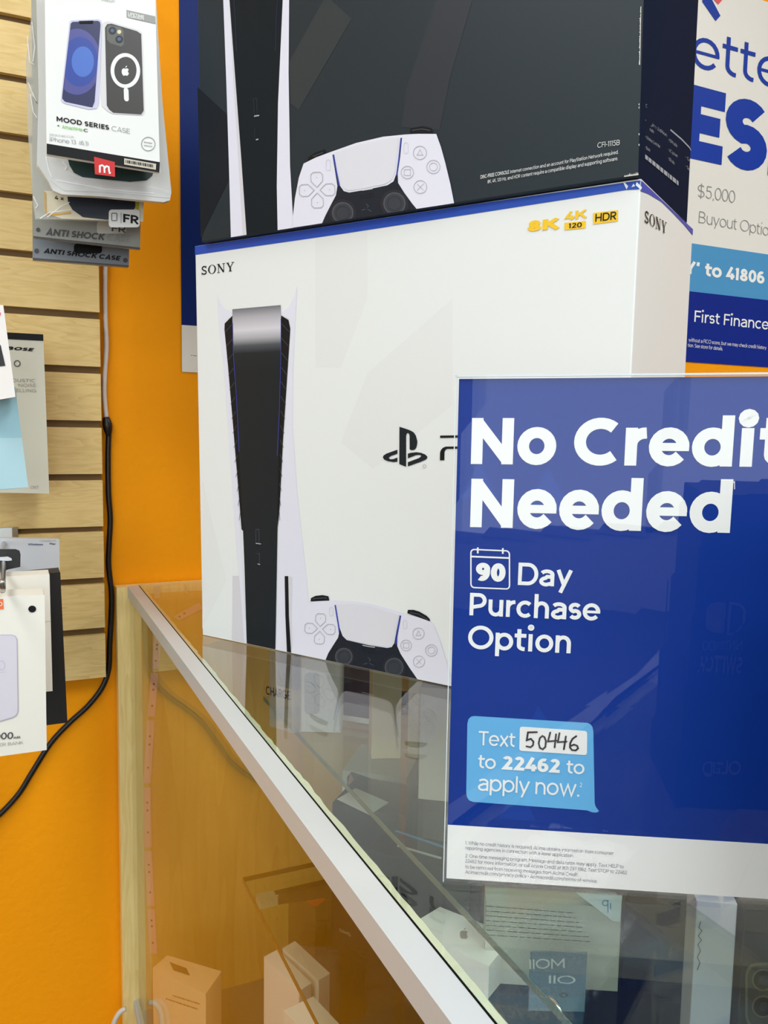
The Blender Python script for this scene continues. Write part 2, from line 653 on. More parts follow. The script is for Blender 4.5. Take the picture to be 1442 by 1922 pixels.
def stroke_quads(pts, w, closed=False):
    P = [np.array(p, float) for p in pts]
    Q = [P[0]]
    for p in P[1:]:
        if np.linalg.norm(p - Q[-1]) > 1e-6:
            Q.append(p)
    P = Q
    if len(P) < 2:
        return []
    closed = np.linalg.norm(P[0] - P[-1]) < 1e-5 and len(P) > 3
    L, R = [], []
    n = len(P)
    for i in range(n):
        if closed:
            a, b, c = P[(i - 1) % (n - 1)] if i > 0 else P[n - 2], P[i], P[(i + 1) % (n - 1)] if i < n - 1 else P[1]
        else:
            a, b, c = P[max(i - 1, 0)], P[i], P[min(i + 1, n - 1)]
        d1 = b - a if np.linalg.norm(b - a) > 0 else c - b
        d2 = c - b if np.linalg.norm(c - b) > 0 else b - a
        d1 /= np.linalg.norm(d1); d2 /= np.linalg.norm(d2)
        n1 = np.array([-d1[1], d1[0]]); n2 = np.array([-d2[1], d2[0]])
        mm = n1 + n2
        if np.linalg.norm(mm) < 0.35:
            mm = n1; k = 1.0
        else:
            mm /= np.linalg.norm(mm); k = 1 / max(0.45, mm @ n1)
        L.append(b + mm * w / 2 * k); R.append(b - mm * w / 2 * k)
    return [(L[i], R[i], R[i + 1], L[i + 1]) for i in range(n - 1)]


def sstroke(mb, pl, pts_px, w_px, m, lift=0.0004, rnd=False):
    """A drawn line on a face: centre line given as measured points, width as measured."""
    uv = [pl.uv(*p) for p in pts_px]
    k0 = (len(mb.f) * 7) % 11
    lift = lift + k0 * 6e-6
    a = pl.uv(pts_px[0][0] + w_px, pts_px[0][1]) - uv[0]
    w = np.linalg.norm(a)
    for q in stroke_quads(uv, w):
        mb.poly([pl.at(p[0], p[1], lift) for p in q], m)
    if rnd:
        for j, c in enumerate(uv):
            mb.poly([pl.at(c[0] + w / 2 * math.cos(t * math.pi / 5), c[1] + w / 2 * math.sin(t * math.pi / 5), lift + 1e-5 * (j + 1)) for t in range(10)], m)


def shape(mb, pl, pts_px, m, lift=0.0003):
    mb.poly([pl.at(*pl.uv(*p), lift) for p in pts_px], m)


def disc(mb, pl, c_px, r_px, m, lift=0.0003, n=28, ry=None):
    ry = ry or r_px
    shape(mb, pl, [(c_px[0] + r_px * math.cos(2 * math.pi * i / n), c_px[1] + ry * math.sin(2 * math.pi * i / n)) for i in range(n)], m, lift)


def ringline(mb, pl, c_px, r_px, w_px, m, lift=0.0004, n=28, ry=None):
    ry = ry or r_px
    sstroke(mb, pl, [(c_px[0] + r_px * math.cos(2 * math.pi * i / n), c_px[1] + ry * math.sin(2 * math.pi * i / n)) for i in range(n + 1)], w_px, m, lift)


def rrect(x0, y0, x1, y1, r, k=5):
    """Rounded rectangle outline in measured points."""
    out = []
    for cx, cy, a in ((x1 - r, y0 + r, -90), (x1 - r, y1 - r, 0), (x0 + r, y1 - r, 90), (x0 + r, y0 + r, 180)):
        out += [(cx + r * math.cos(math.radians(a + 90 * i / k)), cy + r * math.sin(math.radians(a + 90 * i / k))) for i in range(k + 1)]
    return out


def text(mb, pl, s, p0, p1, top, m, w=0.12, X=0.74, lift=0.0005, sp=0.10, fit=None, slant=0.0):
    """Letters from baseline start p0 to baseline end p1 (of `fit`, else of all of s); top = measured top of the first capital."""
    a, b, t = pl.uv(*p0), pl.uv(*p1), pl.uv(*top)
    adv, pen, end = [], 0.0, None
    fit = fit or s
    for i, ch in enumerate(s):
        st, wd = glyph(ch, w, X)
        if i:
            pen += sp * (.5 * (.55 if ch in 'oecdgqaCGOQ0689tfvwyxsSTVWYAJ437' else 1.35) + .5 * (.55 if s[i - 1] in 'oecbprtfkvwyxsCOQDPSTVWYAKLEF0689743' else 1.35))
        adv.append((st, pen))
        if i == len(fit) - 1:
            end = pen + wd
        pen += wd
    sx = (b - a) / end
    e = np.array([-sx[1], sx[0]]); e /= np.linalg.norm(e)
    hgt = abs((t - a) @ e)
    if e @ (t - a) < 0:
        e = -e
    k = 0
    for st, x0 in adv:
        for line in st:
            wf_ = w
            if isinstance(line, tuple):
                wf_, line = w * line[0], line[1]
            k = (k + 1) % 12
            for q in stroke_quads(line, wf_):
                mb.poly([pl.at(*(a + sx * (x0 + p[0] + slant * p[1]) + e * hgt * p[1]), lift + k * 1.5e-5) for p in q], m)


def dashes(b, pl, p0, p1, w_px, m, lift=.0005, seed=1):
    """A row of print too small to read: broken short strokes."""
    rg = random.Random(seed)
    t = 0.0
    while t < 1:
        e = min(1.0, t + rg.uniform(.03, .11))
        q = [(p0[0] + (p1[0] - p0[0]) * k, p0[1] + (p1[1] - p0[1]) * k) for k in (t, e)]
        sstroke(b, pl, q, w_px, m, lift)
        t = e + .02


def slab_text(mb, pl, s, p0, p1, top, m, lift=0.0005):
    """Wide slab-serif capitals with thick and thin strokes."""
    a, b, t = pl.uv(*p0), pl.uv(*p1), pl.uv(*top)
    G = {'S': (.8, [('c', arc(.4, .735, .25, .2, 20, 270, 12)[:-1] + arc(.4, .265, .27, .2, 90, -160, 12), .13), ('c', [(.67, .7), (.67, 1)], .05), ('c', [(.1, .3), (.1, 0)], .05)]),
         'O': (1.0, [('o', (.5, .5), (.5, .51), (.33, .46))]),
         'N': (1.06, [('c', [(.2, 0), (.2, 1)], .07), ('c', [(.86, 0), (.86, 1)], .07), ('c', [(.18, .97), (.84, .05)], .17), ('c', [(0, .97), (.34, .97)], .06), ('c', [(.7, .97), (1.04, .97)], .06), ('c', [(.04, .03), (.38, .03)], .06)]),
         'Y': (1.0, [('c', [(.5, 0), (.5, .45)], .17), ('c', [(.16, .97), (.5, .4)], .16), ('c', [(.84, .97), (.5, .42)], .07), ('c', [(0, .97), (.36, .97)], .06), ('c', [(.66, .97), (1.0, .97)], .06), ('c', [(.32, .03), (.7, .03)], .06)])}
    tot = sum(G[c][0] for c in s) + .12 * (len(s) - 1)
    sx = (b - a) / tot
    e = np.array([-sx[1], sx[0]]); e /= np.linalg.norm(e)
    hgt = abs((t - a) @ e)
    if e @ (t - a) < 0:
        e = -e
    pen = 0
    def put(p):
        return pl.at(*(a + sx * (pen + p[0]) + e * hgt * p[1]), lift)
    for c in s:
        wd, items = G[c]
        for it in items:
            if it[0] == 'c':
                lift += 1e-5
                for q in stroke_quads(it[1], it[2]):
                    mb.poly([put(p) for p in q], m)
            else:
                (cx, cy), (ax, ay), (bx, by) = it[1:]
                n = 28
                for i in range(n):
                    t0, t1 = 2 * math.pi * i / n, 2 * math.pi * (i + 1) / n
                    mb.poly([put(p) for p in ((cx + ax * math.cos(t0), cy + ay * math.sin(t0)), (cx + ax * math.cos(t1), cy + ay * math.sin(t1)),
                                              (cx + bx * math.cos(t1), cy + by * math.sin(t1)), (cx + bx * math.cos(t0), cy + by * math.sin(t0)))], m)
        pen += wd + .12


# ------------------------------------------------------------------ the room
WALL_Y = 1.285
WX0, WX1 = -2.8, 0.05           # shop window behind the camera
GZ = 0.98                      # top of the display case glass
orange = wallmat()
plaster = mat('white_plaster', (222, 226, 228), 0.8, bump=0.2, bscale=90)
warm_wall = mat('tan_plaster', (196, 172, 140), 0.8, bump=0.2, bscale=90)  # unseen right wall, tinted tan so its bounce warms the box side
floor_m = mat('dark_brown_floor', (74, 62, 52), 0.5, vary=0.12, bscale=9)
b = MB(); b.box((-3.0, WALL_Y, 0), (4.2, WALL_Y + .12, CEIL), orange); struct(b.build('wall_back'))
b = MB()
b.box((-3.12, -4.0, 0), (-3.0, -3.3, CEIL), plaster); b.box((-3.12, -.5, 0), (-3.0, WALL_Y + .12, CEIL), plaster)
b.box((-3.12, -3.3, 0), (-3.0, -.5, .6), plaster); b.box((-3.12, -3.3, 2.4), (-3.0, -.5, CEIL), plaster)
struct(b.build('wall_left'))
b = MB(); b.box((4.2, -4.0, 0), (4.32, WALL_Y + .12, CEIL), warm_wall); struct(b.build('wall_right'))
b = MB()
b.box((-3.12, -4.12, 0), (WX0, -4.0, CEIL), plaster); b.box((WX1, -4.12, 0), (4.32, -4.0, CEIL), plaster)
b.box((WX0, -4.12, 0), (WX1, -4.0, 0.5), plaster); b.box((WX0, -4.12, 2.4), (WX1, -4.0, CEIL), plaster)
struct(b.build('wall_front'))
b = MB(); b.box((-3.12, -4.12, -0.08), (4.32, WALL_Y + .12, 0), floor_m); struct(b.build('floor'))
b = MB(); b.box((-3.12, -4.12, CEIL), (4.32, WALL_Y + .12, CEIL + .1), mat('ceiling_tile', (232, 230, 224), 0.9, bump=.3, bscale=160)); struct(b.build('ceiling'))
alu = mat('brushed_aluminium', (200, 204, 205), 0.48, 0.2, spec=0.5, bump=0.04, bscale=500)
b = MB()
for x in (WX0, (WX0 + WX1) / 2, WX1):
    b.box((x - .03, -4.05, .5), (x + .03, -3.98, 2.4), alu)
for z in (.5, 2.4):
    b.box((WX0 - .03, -4.05, z - .03), (WX1 + .03, -3.98, z + .03), alu)
wf = struct(b.build('window_1'))
b = MB()
for y in (-3.3, -1.9, -.5):
    b.box((-3.05, y - .03, .6), (-2.98, y + .03, 2.4), alu)
for z in (.6, 2.4):
    b.box((-3.05, -3.33, z - .03), (-2.98, -.47, z + .03), alu)
struct(b.build('added_window'))  # unseen window frame added around the left key light
lampm = emit('lamp_diffuser', (255, 248, 232), 2.2)
for i, (lx, ly) in enumerate(LAMPS):
    r = thing('ceiling_light', 'recessed white rectangular ceiling light panel above the shop floor', 'ceiling light', (lx, ly, CEIL - .03), 'ceiling light panels')
    b = MB()
    for x0, y0, x1, y1 in ((-.31, -.61, .31, -.575), (-.31, .575, .31, .61), (-.31, -.575, -.275, .575), (.275, -.575, .31, .575)):
        b.box((lx + x0, ly + y0, CEIL - .03), (lx + x1, ly + y1, CEIL), alu)
    b.build('lamp_frame', r)
    b = MB(); b.box((lx - .275, ly - .575, CEIL - .02), (lx + .275, ly + .575, CEIL - .005), lampm); b.build('diffuser', r)

# slatted display panel
maple = wood('maple_slat', (204, 168, 98), (232, 202, 136), 'X', 1.3)
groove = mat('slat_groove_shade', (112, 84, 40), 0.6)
SY = 1.262
edge_x = ony(192, 850, SY)[0]
bots = [586.6, 688.7, 789.9, 889.5, 987.8, 1083.7, 1177.8, 1271.3]
tops = [600.0, 702.0, 803.0, 901.5, 997.7, 1095.8, 1190.8]
zb = [ony(192, y, SY)[2] for y in bots]
zt = [ony(192, y, SY)[2] for y in tops]
pitch = (zb[0] - zb[-1]) / 7
opening = float(np.mean([zb[i] - zt[i] for i in range(7)]))
b = MB()
for i in range(-13, 8):
    z0 = zb[-1] + (7 - i) * pitch if (i < 0) else zb[i]
    z1 = (zb[-1] + (7 - i + 1) * pitch - opening) if i <= 0 else zt[i - 1]
    if z0 > 2.3:
        continue
    b.box((-1.05, SY, z0), (edge_x, SY + .009, z1), maple)
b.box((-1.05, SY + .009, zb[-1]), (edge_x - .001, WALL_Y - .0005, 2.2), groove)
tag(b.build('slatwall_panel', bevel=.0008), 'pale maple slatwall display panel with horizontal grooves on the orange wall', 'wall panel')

# ------------------------------------------------------------------ posters on the wall
navy = mat('poster_navy', (2, 34, 104), 0.5, spec=0.2)
navy2 = mat('poster_dark_blue', (4, 36, 132), 0.5, spec=0.2)
pwhite = mat('poster_white', (232, 228, 220), 0.4)
sky = mat('poster_sky_blue', (72, 148, 198), 0.4)
royal = mat('poster_royal_blue', (4, 54, 160), 0.5, spec=0.2)
pgrey = mat('poster_grey_ink', (140, 140, 138), 0.5)
red = mat('poster_red_ink', (228, 70, 80), 0.5)
wp = Plane((0, WALL_Y - .0012, EYE), (1, 0, 0), (0, 0, 1))
# left poster: navy sheet with a white foot
pl = wp
A = pl.hit(341.5, 698); x0 = A[0]; zfoot = A[2]; zband = pl.hit(342, 610)[2]
r = thing('wall_poster', 'tall navy poster with a white foot on the orange wall behind the stacked boxes', 'poster', (x0 + .3, WALL_Y - .001, zfoot))
b = MB(); b.prism([(x0, WALL_Y - .0015, zfoot), (x0 + .62, WALL_Y - .0015, zfoot), (x0 + .62, WALL_Y - .0015, 2.05), (x0, WALL_Y - .0015, 2.05)], V3(0, .0012, 0), navy)
b.build('poster_sheet', r)
b = MB(); b.poly([(x0, WALL_Y - .0019, zfoot), (x0 + .62, WALL_Y - .0019, zfoot), (x0 + .62, WALL_Y - .0019, zband), (x0, WALL_Y - .0019, zband)], pwhite)
dashes(b, pl, (358, 667), (430, 674), 1.2, pgrey, .001)
b.build('poster_foot', r, 'white foot strip with tiny print')
# right poster
zq = pl.hit(1360, 684)[2]
zs0 = pl.hit(1300, 457)[2]; zs1 = pl.hit(1297, 547)[2]
xl, xr, ztop = 0.90, 1.78, 2.10
r = thing('wall_poster', 'large white poster with blue lettering and blue bands on the wall at right', 'poster', ((xl + xr) / 2, WALL_Y - .001, zq))
yw = WALL_Y - .0015
b = MB(); b.prism([(xl, yw, zq), (xr, yw, zq), (xr, yw, ztop), (xl, yw, ztop)], V3(0, .0012, 0), pwhite); b.build('poster_sheet', r)
b = MB(); b.poly([(xl, yw - .0004, zs1), (xr, yw - .0004, zs1), (xr, yw - .0004, zs0), (xl, yw - .0004, zs0)], sky)
tw = mat('poster_white_ink', (240, 240, 236), 0.5)
text(b, pl, "Y' to 41806", (1285, 513), (1434, 533), (1285, 489), tw, w=.22, lift=.0011, X=.8)
b.build('poster_sky_band', r, 'sky blue band with a text number')
b = MB(); b.poly([(xl, yw - .0004, zq), (xr, yw - .0004, zq), (xr, yw - .0004, zs1), (xl, yw - .0004, zs1)], navy2)
text(b, pl, 'First Finance', (1302.7, 604), (1442, 619), (1302.7, 582.5), tw, w=.13, lift=.0011)
text(b, pl, 'without a FICO score, but we may check credit history', (1292, 641), (1438, 656), (1292, 634), tw, w=.1, lift=.0011, X=.7)
text(b, pl, 'tion. See store for details.', (1290.5, 651), (1356, 658), (1290.5, 644), tw, w=.1, lift=.0011, X=.7)
b.build('poster_navy_band', r, 'dark blue foot band with white lettering')
b = MB()
text(b, pl, 'etter', (1297, 124), (1467, 169), (1335, 55), royal, w=.105, lift=.0011, sp=.12, fit='ette')
text(b, pl, 'YES.', (1166, 269), (1436, 328), (1316, 163), royal, w=.26, lift=.0011, sp=.04, fit='YES')
b.build('headline_lettering', r, 'royal blue headline')
b = MB()
text(b, pl, '$5,000', (1309, 369.5), (1379, 381.5), (1309, 346), pgrey, w=.07, lift=.0011)
text(b, pl, 'Buyout Options', (1311, 418), (1442, 443), (1311, 396), pgrey, w=.07, lift=.0011, fit='Buyout Optio')
b.build('small_lettering', r, 'thin grey lettering')
b = MB()
shape(b, pl, [(1318, -14), (1332, -8), (1352, 30), (1343, 40), (1318, 4)], royal, .0011)
shape(b, pl, [(1338, -2), (1352, -12), (1360, -5), (1348, 9)], red, .0013)
b.build('poster_emblem', r, 'crossed blue and red emblem')

# ------------------------------------------------------------------ cords on the wall
cw = mat('cord_white', (222, 212, 205), 0.4)
cb = mat('cord_black', (16, 13, 14), 0.35)


def cpath(pts, Y):
    out = []
    P = [V3(*p, 0)[:2] for p in pts]
    for i in range(len(P) - 1):
        p0, p1, p2, p3 = P[max(i - 1, 0)], P[i], P[i + 1], P[min(i + 2, len(P) - 1)]
        for k in range(6):
            t = k / 6
            out.append(.5 * ((2 * p1) + (-p0 + p2) * t + (2 * p0 - 5 * p1 + 4 * p2 - p3) * t * t + (-p0 + 3 * p1 - 3 * p2 + p3) * t ** 3))
    out.append(P[-1])
    return [ony(p[0], p[1], Y) for p in out]


r = thing('power_cable', 'long cord, white above and black below, hanging beside the slatwall panel', 'cord', ony(200, 800, WALL_Y - .006))
b = MB(); b.tube(cpath([(200, 380), (198, 470), (197, 540), (198, 600), (200, 650), (197, 700), (196, 740), (200, 785)], WALL_Y - .006), .0034, cw); b.build('white_cord', r, 'white upper run', smooth=True)
b = MB(); pts = cpath([(199, 783), (202, 800), (204, 818)], WALL_Y - .008); n = len(pts)
b.tube(pts, [.0042 + .0028 * math.sin(math.pi * min(1, i / (n - 1) * 1.1)) for i in range(n)], cb); b.build('plug_connector', r, 'black plug joining both cords', smooth=True)
b = MB(); b.tube(cpath([(204, 816), (203, 850), (203, 890), (204, 930), (207, 975), (205, 1020), (204, 1060), (209, 1110), (209, 1150), (206, 1210), (204, 1255), (192, 1290), (165, 1325), (130, 1357), (95, 1395), (60, 1450), (35, 1490), (0, 1528), (-40, 1560)], WALL_Y - .006), .0041, cb); b.build('black_cord', r, 'black lower run', smooth=True)
b = MB(); b.tube(cpath([(236, 1893), (226, 1899), (218, 1911), (213, 1926), (210, 1960), (205, 2010)], 1.235), .004, mat('cord_grey_white', (205, 200, 190), .4), n=10)
tag(b.build('white_cable', smooth=True), 'short white cable bending around the foot of the case post', 'cable')

# ------------------------------------------------------------------ glass display case
maple_post = wood('maple_panel', (226, 190, 106), (246, 220, 150), 'Z', 1.0)
inner = wood('golden_panel', (204, 150, 62), (222, 172, 84), 'Z', 0.45, 0.5)
cg = glass('case_glass', (0.955, 0.975, 0.96), 0.03, grow=0.5)
tg = glass('counter_glass', (0.92, 0.945, 0.925), 0.035, grow=1.0)
shelfg = glass('shelf_glass', (0.90, 0.95, 0.92), 0.03)
gedge = mat('glass_green_edge', (82, 112, 100), 0.15)
CX0, CX1, CY0, CY1 = 0.142, 0.665, -0.62, 1.259
case = thing('display_case', 'wood and glass counter display case with an aluminium front rail', 'display case', ((CX0 + CX1) / 2, .33, 0))
b = MB(); b.box((CX0, CY1, 0), (CX1, WALL_Y - .003, GZ), maple_post)
b.build('end_panel', case, 'pale maple end panel against the orange wall', bevel=.001)
b = MB(); b.box((.166, CY1 - .004, .06), (CX1 - .01, CY1 - .0005, GZ - .012), inner); b.build('lining_panel', case, 'golden wood lining of the end panel')
b = MB(); b.box((CX0, CY0 - .022, 0), (CX1, CY0, GZ), maple_post); b.build('end_panel', case, bevel=.001)
b = MB()
b.box((.1575, CY0, GZ - .0005), (.1735, CY1, GZ + .0012), alu)
b.box((.1575, CY0, GZ - .0150), (.159, CY1, GZ - .0005), alu)
b.build('front_rail', case, 'brushed aluminium angle along the front edge', bevel=.0004)
b = MB(); b.box((.1735, CY0, GZ - .009), (.1746, CY1, GZ + .0014), mat('black_gasket', (6, 6, 6), .7, spec=.1)); b.build('gasket', case, 'thin black line beside the rail')
# cream foam tape with a chipped edge under the glass
cream = mat('cream_foam_tape', (226, 224, 194), .6, vary=.06, bscale=160)
b = MB()
N = 220
ys = np.linspace(CY0, CY1 - .002, N + 1)
xe = [.1845 + random.uniform(-.0006, .0006) + (random.uniform(-.001, .0005) if random.random() < .25 else 0) for _ in ys]
for i in range(N):
    q = [(.1745, ys[i]), (xe[i], ys[i]), (xe[i + 1], ys[i + 1]), (.1745, ys[i + 1])]
    b.hexa([(x, y, GZ - .0075) for x, y in q], [(x, y, GZ - .0065) for x, y in q], cream)
b.build('foam_tape', case, 'cream tape strip with chipped edge under the glass')
b = MB(); b.box((.1746, CY0, GZ - .006), (CX1, CY1 + .018, GZ), tg); b.build('top_glass', case, 'clear top pane')
b = MB(); b.box((.1595, CY0, .32), (.1640, CY1 - .004, GZ - .0095), cg); b.build('front_glass', case, 'clear front pane')
b = MB(); b.box((.1575, CY0, .305), (.1650, CY1, .3195), alu); b.build('bottom_rail', case)
b = MB(); b.box((.172, CY0, .285), (CX1, CY1 - .005, .30), mat('deck_grey', (112, 106, 92), .5)); b.build('deck', case, 'grey bottom deck inside the case')
b = MB(); b.box((.175, CY0, .0), (CX1, CY1, .284), maple_post); b.build('base', case)
b = MB()
for x in (CX1 - .012,):
    b.box((x, CY0, GZ - .05), (x + .012, CY1, GZ - .0065), maple_post); b.box((x, CY0, .301), (x + .012, CY1, .34), maple_post)
b.build('rear_rail', case)
for x, y0, y1 in ((CX1 - .010, CY0 + .002, .36), (CX1 - .006, .34, CY1 - .006)):
    b = MB(); b.box((x, y0, .341), (x + .0035, y1, GZ - .051), mat('rear_door_grey', (92, 88, 80), .5)); b.build('rear_door', case, 'grey sliding door at the back')
# upper shelf
ZB, XB = EYE - .40, .3395
b = MB(); b.box((XB, -.40, ZB - .006), (.522, 1.16, ZB), shelfg)
sh = b.build('shelf', case, 'upper glass shelf')
b = MB(); b.box((XB - .0007, -.40, ZB - .006), (XB, 1.16, ZB), gedge); b.build('shelf_edge', sh, 'greenish polished edge')
# lower shelf
ZA, XA = EYE - .55, .2490
YA = .94
b = MB(); b.box((XA, -.40, ZA - .006), (CX1 - .02, YA, ZA), shelfg)
sh2 = b.build('shelf', case, 'lower glass shelf')
b = MB(); b.box((XA - .0007, -.40, ZA - .006), (XA, YA, ZA), mat('glass_brown_edge', (96, 66, 24), .2)); b.box((XA, YA, ZA - .006), (CX1 - .02, YA + .0007, ZA), _mats['glass_brown_edge']); b.build('shelf_edge', sh2, 'dark polished edge')
# brackets
steel = mat('bracket_steel', (96, 82, 62), .35, .6)
chrome = mat('chrome', (215, 215, 215), .12, 1.0)
for (x0, z, y) in ((XA + .03, ZA - .007, YA - .035), (XB + .02, ZB - .007, 1.12), (XA + .03, ZA - .007, .1), (XB + .02, ZB - .007, .1)):
    b = MB()
    pr = [(x0, y - .004, z), (x0, y - .004, z - .014), (CX1 - .02, y - .004, z - .045), (CX1 - .02, y - .004, z)]
    b.prism(pr, V3(0, .008, 0), steel)
    bk = b.build('shelf_bracket', case, bevel=.0008)
    b = MB(); b.box((x0 - .022, y - .007, z - .013), (x0 + .003, y + .007, z - .001), mat('bracket_tip', (190, 166, 120), .4)); b.build('bracket_tip', bk, 'pale bracket end', bevel=.002)
b = MB()
c = V3(XB + .002, .4415, ZB - .012)
b.tube([c + V3(0, .012 * math.cos(t), .012 * math.sin(t)) for t in np.linspace(.6, 5.2, 22)], .0016, chrome, n=8)
b.build('shelf_clip', case, 'small chrome ring clip on the upper shelf edge', smooth=True)
# slotted pink tape strips stuck on the lining
pink = mat('pink_label_tape', (240, 178, 150), .5)
pinkmark = mat('pink_tape_hole', (110, 70, 44), .6)
cp = Plane((0, CY1 - .0045, GZ), (1, 0, 0), (0, 0, 1))
b = MB()
segs = [((296, 1195), (291, 1255)), ((290, 1263), (284, 1345)), ((283, 1352), (276, 1470)), ((276, 1478), (278, 1590)), ((278, 1597), (283, 1700)), ((283, 1706), (288, 1790))]
for (xa, ya), (xb, yb) in segs:
    shape(b, cp, [(xa - 7, ya), (xa + 7, ya), (xb + 7, yb), (xb - 7, yb)], pink, .0006)
    for k in (.25, .38, .75):
        disc(b, cp, (xa + (xb - xa) * k, ya + (yb - ya) * k), 2, pinkmark, .0009, 8)
b.build('tape_strip', case, 'pink punched tape running down the lining')
b = MB()
shape(b, cp, [(326, 1157), (336, 1165), (381, 1142), (374, 1130)], pink, .0006)
disc(b, cp, (337, 1157), 2, pinkmark, .0009, 8); disc(b, cp, (346, 1151), 2, pinkmark, .0009, 8)
shape(b, cp, [(344, 1097), (350, 1097), (352, 1114), (348, 1114)], mat('clear_tape', (222, 190, 140), .3), .0006)
shape(b, cp, [(287, 1100), (301, 1098), (300, 1122), (290, 1124)], _mats['clear_tape'], .0006)
b.build('tape_strip', case, 'short slanted pink tape piece near the top')

# ------------------------------------------------------------------ white console carton
wcard = mat('white_carton', (224, 228, 228), 0.38, coat=0.1)
wside = wcard
bluec = mat('carton_blue', (18, 72, 178), 0.38)
ink = mat('black_ink', (20, 20, 22), 0.5, spec=0.2)
gold = mat('gold_ink', (236, 192, 30), 0.4)
con_white = mat('print_console_white', (218, 219, 233), 0.38)
con_shade = mat('print_console_grey', (206, 205, 212), 0.38)
con_dark = mat('print_console_black', (24, 33, 39), 0.38, spec=0.25)
con_vent = mat('print_vent_black', (14, 20, 26), 0.38, spec=0.25)
vent_line = mat('print_vent_line', (66, 76, 88), 0.4)
blue_line = mat('print_blue_glow', (48, 66, 170), 0.4)
pad_dark = mat('print_pad_black', (27, 34, 44), 0.38, spec=0.25)
pad_line = mat('print_pad_outline', (172, 170, 176), 0.4)
pad_touch = mat('print_touchpad', (212, 213, 222), 0.38)
stick = mat('print_stick', (44, 52, 62), 0.38)
stick_r = mat('print_stick_ring', (66, 75, 86), 0.38)
W1 = onz(380, 1192, GZ); W2 = onz(1152, 1353, GZ)
fp = Plane(W1, W2 - W1, (0, 0, 1))
if (W2 - W1) @ fp.U < 0:
    fp.U = -fp.U
back = -fp.N * .185
TL = fp.hit(366, 461); TR = fp.hit(1203.5, 337.5)
TL[2] = TR[2] = (TL[2] + TR[2]) / 2
WTOP = TL[2]
fp.vmin, fp.vmax = .0012, WTOP - GZ - .0002
lift0 = V3(0, 0, .0006)
base = [W1 + lift0, W2 + lift0, W2 + lift0 + back, W1 + lift0 + back]
TBR = W2 + back + V3(0, 0, WTOP - GZ)
top = [TL, TR, TBR, TL + back]
center = sum(base) / 4
wbox = thing('console_box', 'white game console box with blue top edge standing on the glass counter', 'box', (center[0], center[1], GZ))
b = MB(); b.hexa(base, top, wcard); b.build('carton', wbox, bevel=.0012)
def side_patch(P):
    return Patch([proj(p) for p in P], P, float(np.linalg.norm(P[1] - P[0])), float(np.linalg.norm(P[3] - P[0])))


sd = side_patch([W2, W2 + back, TBR, TR])
b = MB()
shape(b, fp, [(366.2, 462), (640, 420.8), (900, 381.6), (1203, 338.6), (1200, 355.5), (1176, 356.8), (1040, 378), (880, 402.8), (640, 439.5), (366.6, 478.6)], bluec)
shape(b, sd, [(1203.6, 338.5), (1307, 428), (1305, 446), (1285, 423), (1264, 401), (1242, 379), (1217, 363.5), (1200.3, 355.5)], bluec)
b.build('blue_edge', wbox, 'blue printed top edge')
b = MB()
slab_text(b, fp, 'SONY', (378, 516.5), (440.5, 508.5), (378, 500), ink)
b.build('brand_lettering', wbox, 'black brand lettering')
b = MB()
slab_text(b, sd, 'SONY', (1209, 414), (1250, 437), (1212, 393), ink)
b.build('brand_lettering', wbox, 'black brand lettering on the side')
# faint grey shapes in the print
b = MB()
faint = mat('print_faint_grey', (221, 224, 224), 0.38, coat=.1)
Z4 = lambda L: [(360 + x * .41605, 440 + y * .41605) for x, y in L]
for poly in ([(592, 447), (690, 432), (690, 560), (640, 690), (592, 690)], [(690, 700), (850, 560), (850, 760), (700, 880), (640, 830)], [(380, 900), (425, 1090), (380, 1180)]):
    shape(b, fp, poly, faint, .00006)
b.build('print_pattern', wbox)
# console picture
b = MB()
zt0 = fp.hit(440, 580)[2]; zt1 = fp.hit(440, 700)[2]
slab = gradmat('print_slab', [(0, (24, 33, 39)), (.30, (30, 38, 44)), (.42, (78, 84, 90)), (.53, (166, 166, 172)), (.66, (206, 204, 212)), (.85, (172, 170, 178)), (1, (108, 110, 116))], zt1 - GZ, zt0 - GZ)
shape(b, fp, Z4([(115, 268), (128, 305), (148, 335), (187, 352), (187, 366), (152, 392), (149, 420), (165, 610), (187, 860), (207, 1110), (222, 1350), (252, 1845), (238, 1842), (205, 1420), (182, 1120), (165, 860), (145, 600), (123, 400)]), con_white, .0003)
shape(b, fp, Z4([(185, 1540), (216, 1540), (240, 1842), (182, 1828), (184, 1700)]), con_shade, .00025)
shape(b, fp, Z4([(477, 232), (472, 330), (465, 450), (457, 640), (457, 880), (475, 1150), (497, 1350), (520, 1560), (530, 1700), (528, 1904), (440, 1888), (379, 1872), (388, 1600), (396, 1320), (410, 1050), (432, 660), (447, 430), (440, 382), (407, 366), (407, 352), (438, 330), (458, 292)]), con_white, .0003)
shape(b, fp, Z4([(150, 402), (186, 366), (186, 480), (200, 660), (216, 1000), (235, 1340), (226, 1330), (207, 1090), (186, 840), (166, 600), (149, 430)]), con_vent, .0005)
shape(b, fp, Z4([(405, 366), (438, 386), (446, 425), (431, 655), (413, 930), (398, 1230), (390, 1320), (387, 1200), (396, 900), (402, 600)]), con_vent, .0005)
for i in range(14):
    t = i / 13
    xl_, xr_ = 150 + 62 * t, 186 + 38 * t
    y_ = 395 + 850 * t
    sstroke(b, fp, Z4([(xl_ + 3, y_ + 45), (xr_ - 4, y_ + 12)]), .7, vent_line, .0006)
    xa_, xb_ = 405 - 12 * t, 440 - 42 * t
    sstroke(b, fp, Z4([(xb_ + 2, y_ + 45), (xa_ + 3, y_ + 8)]), .7, vent_line, .0006)
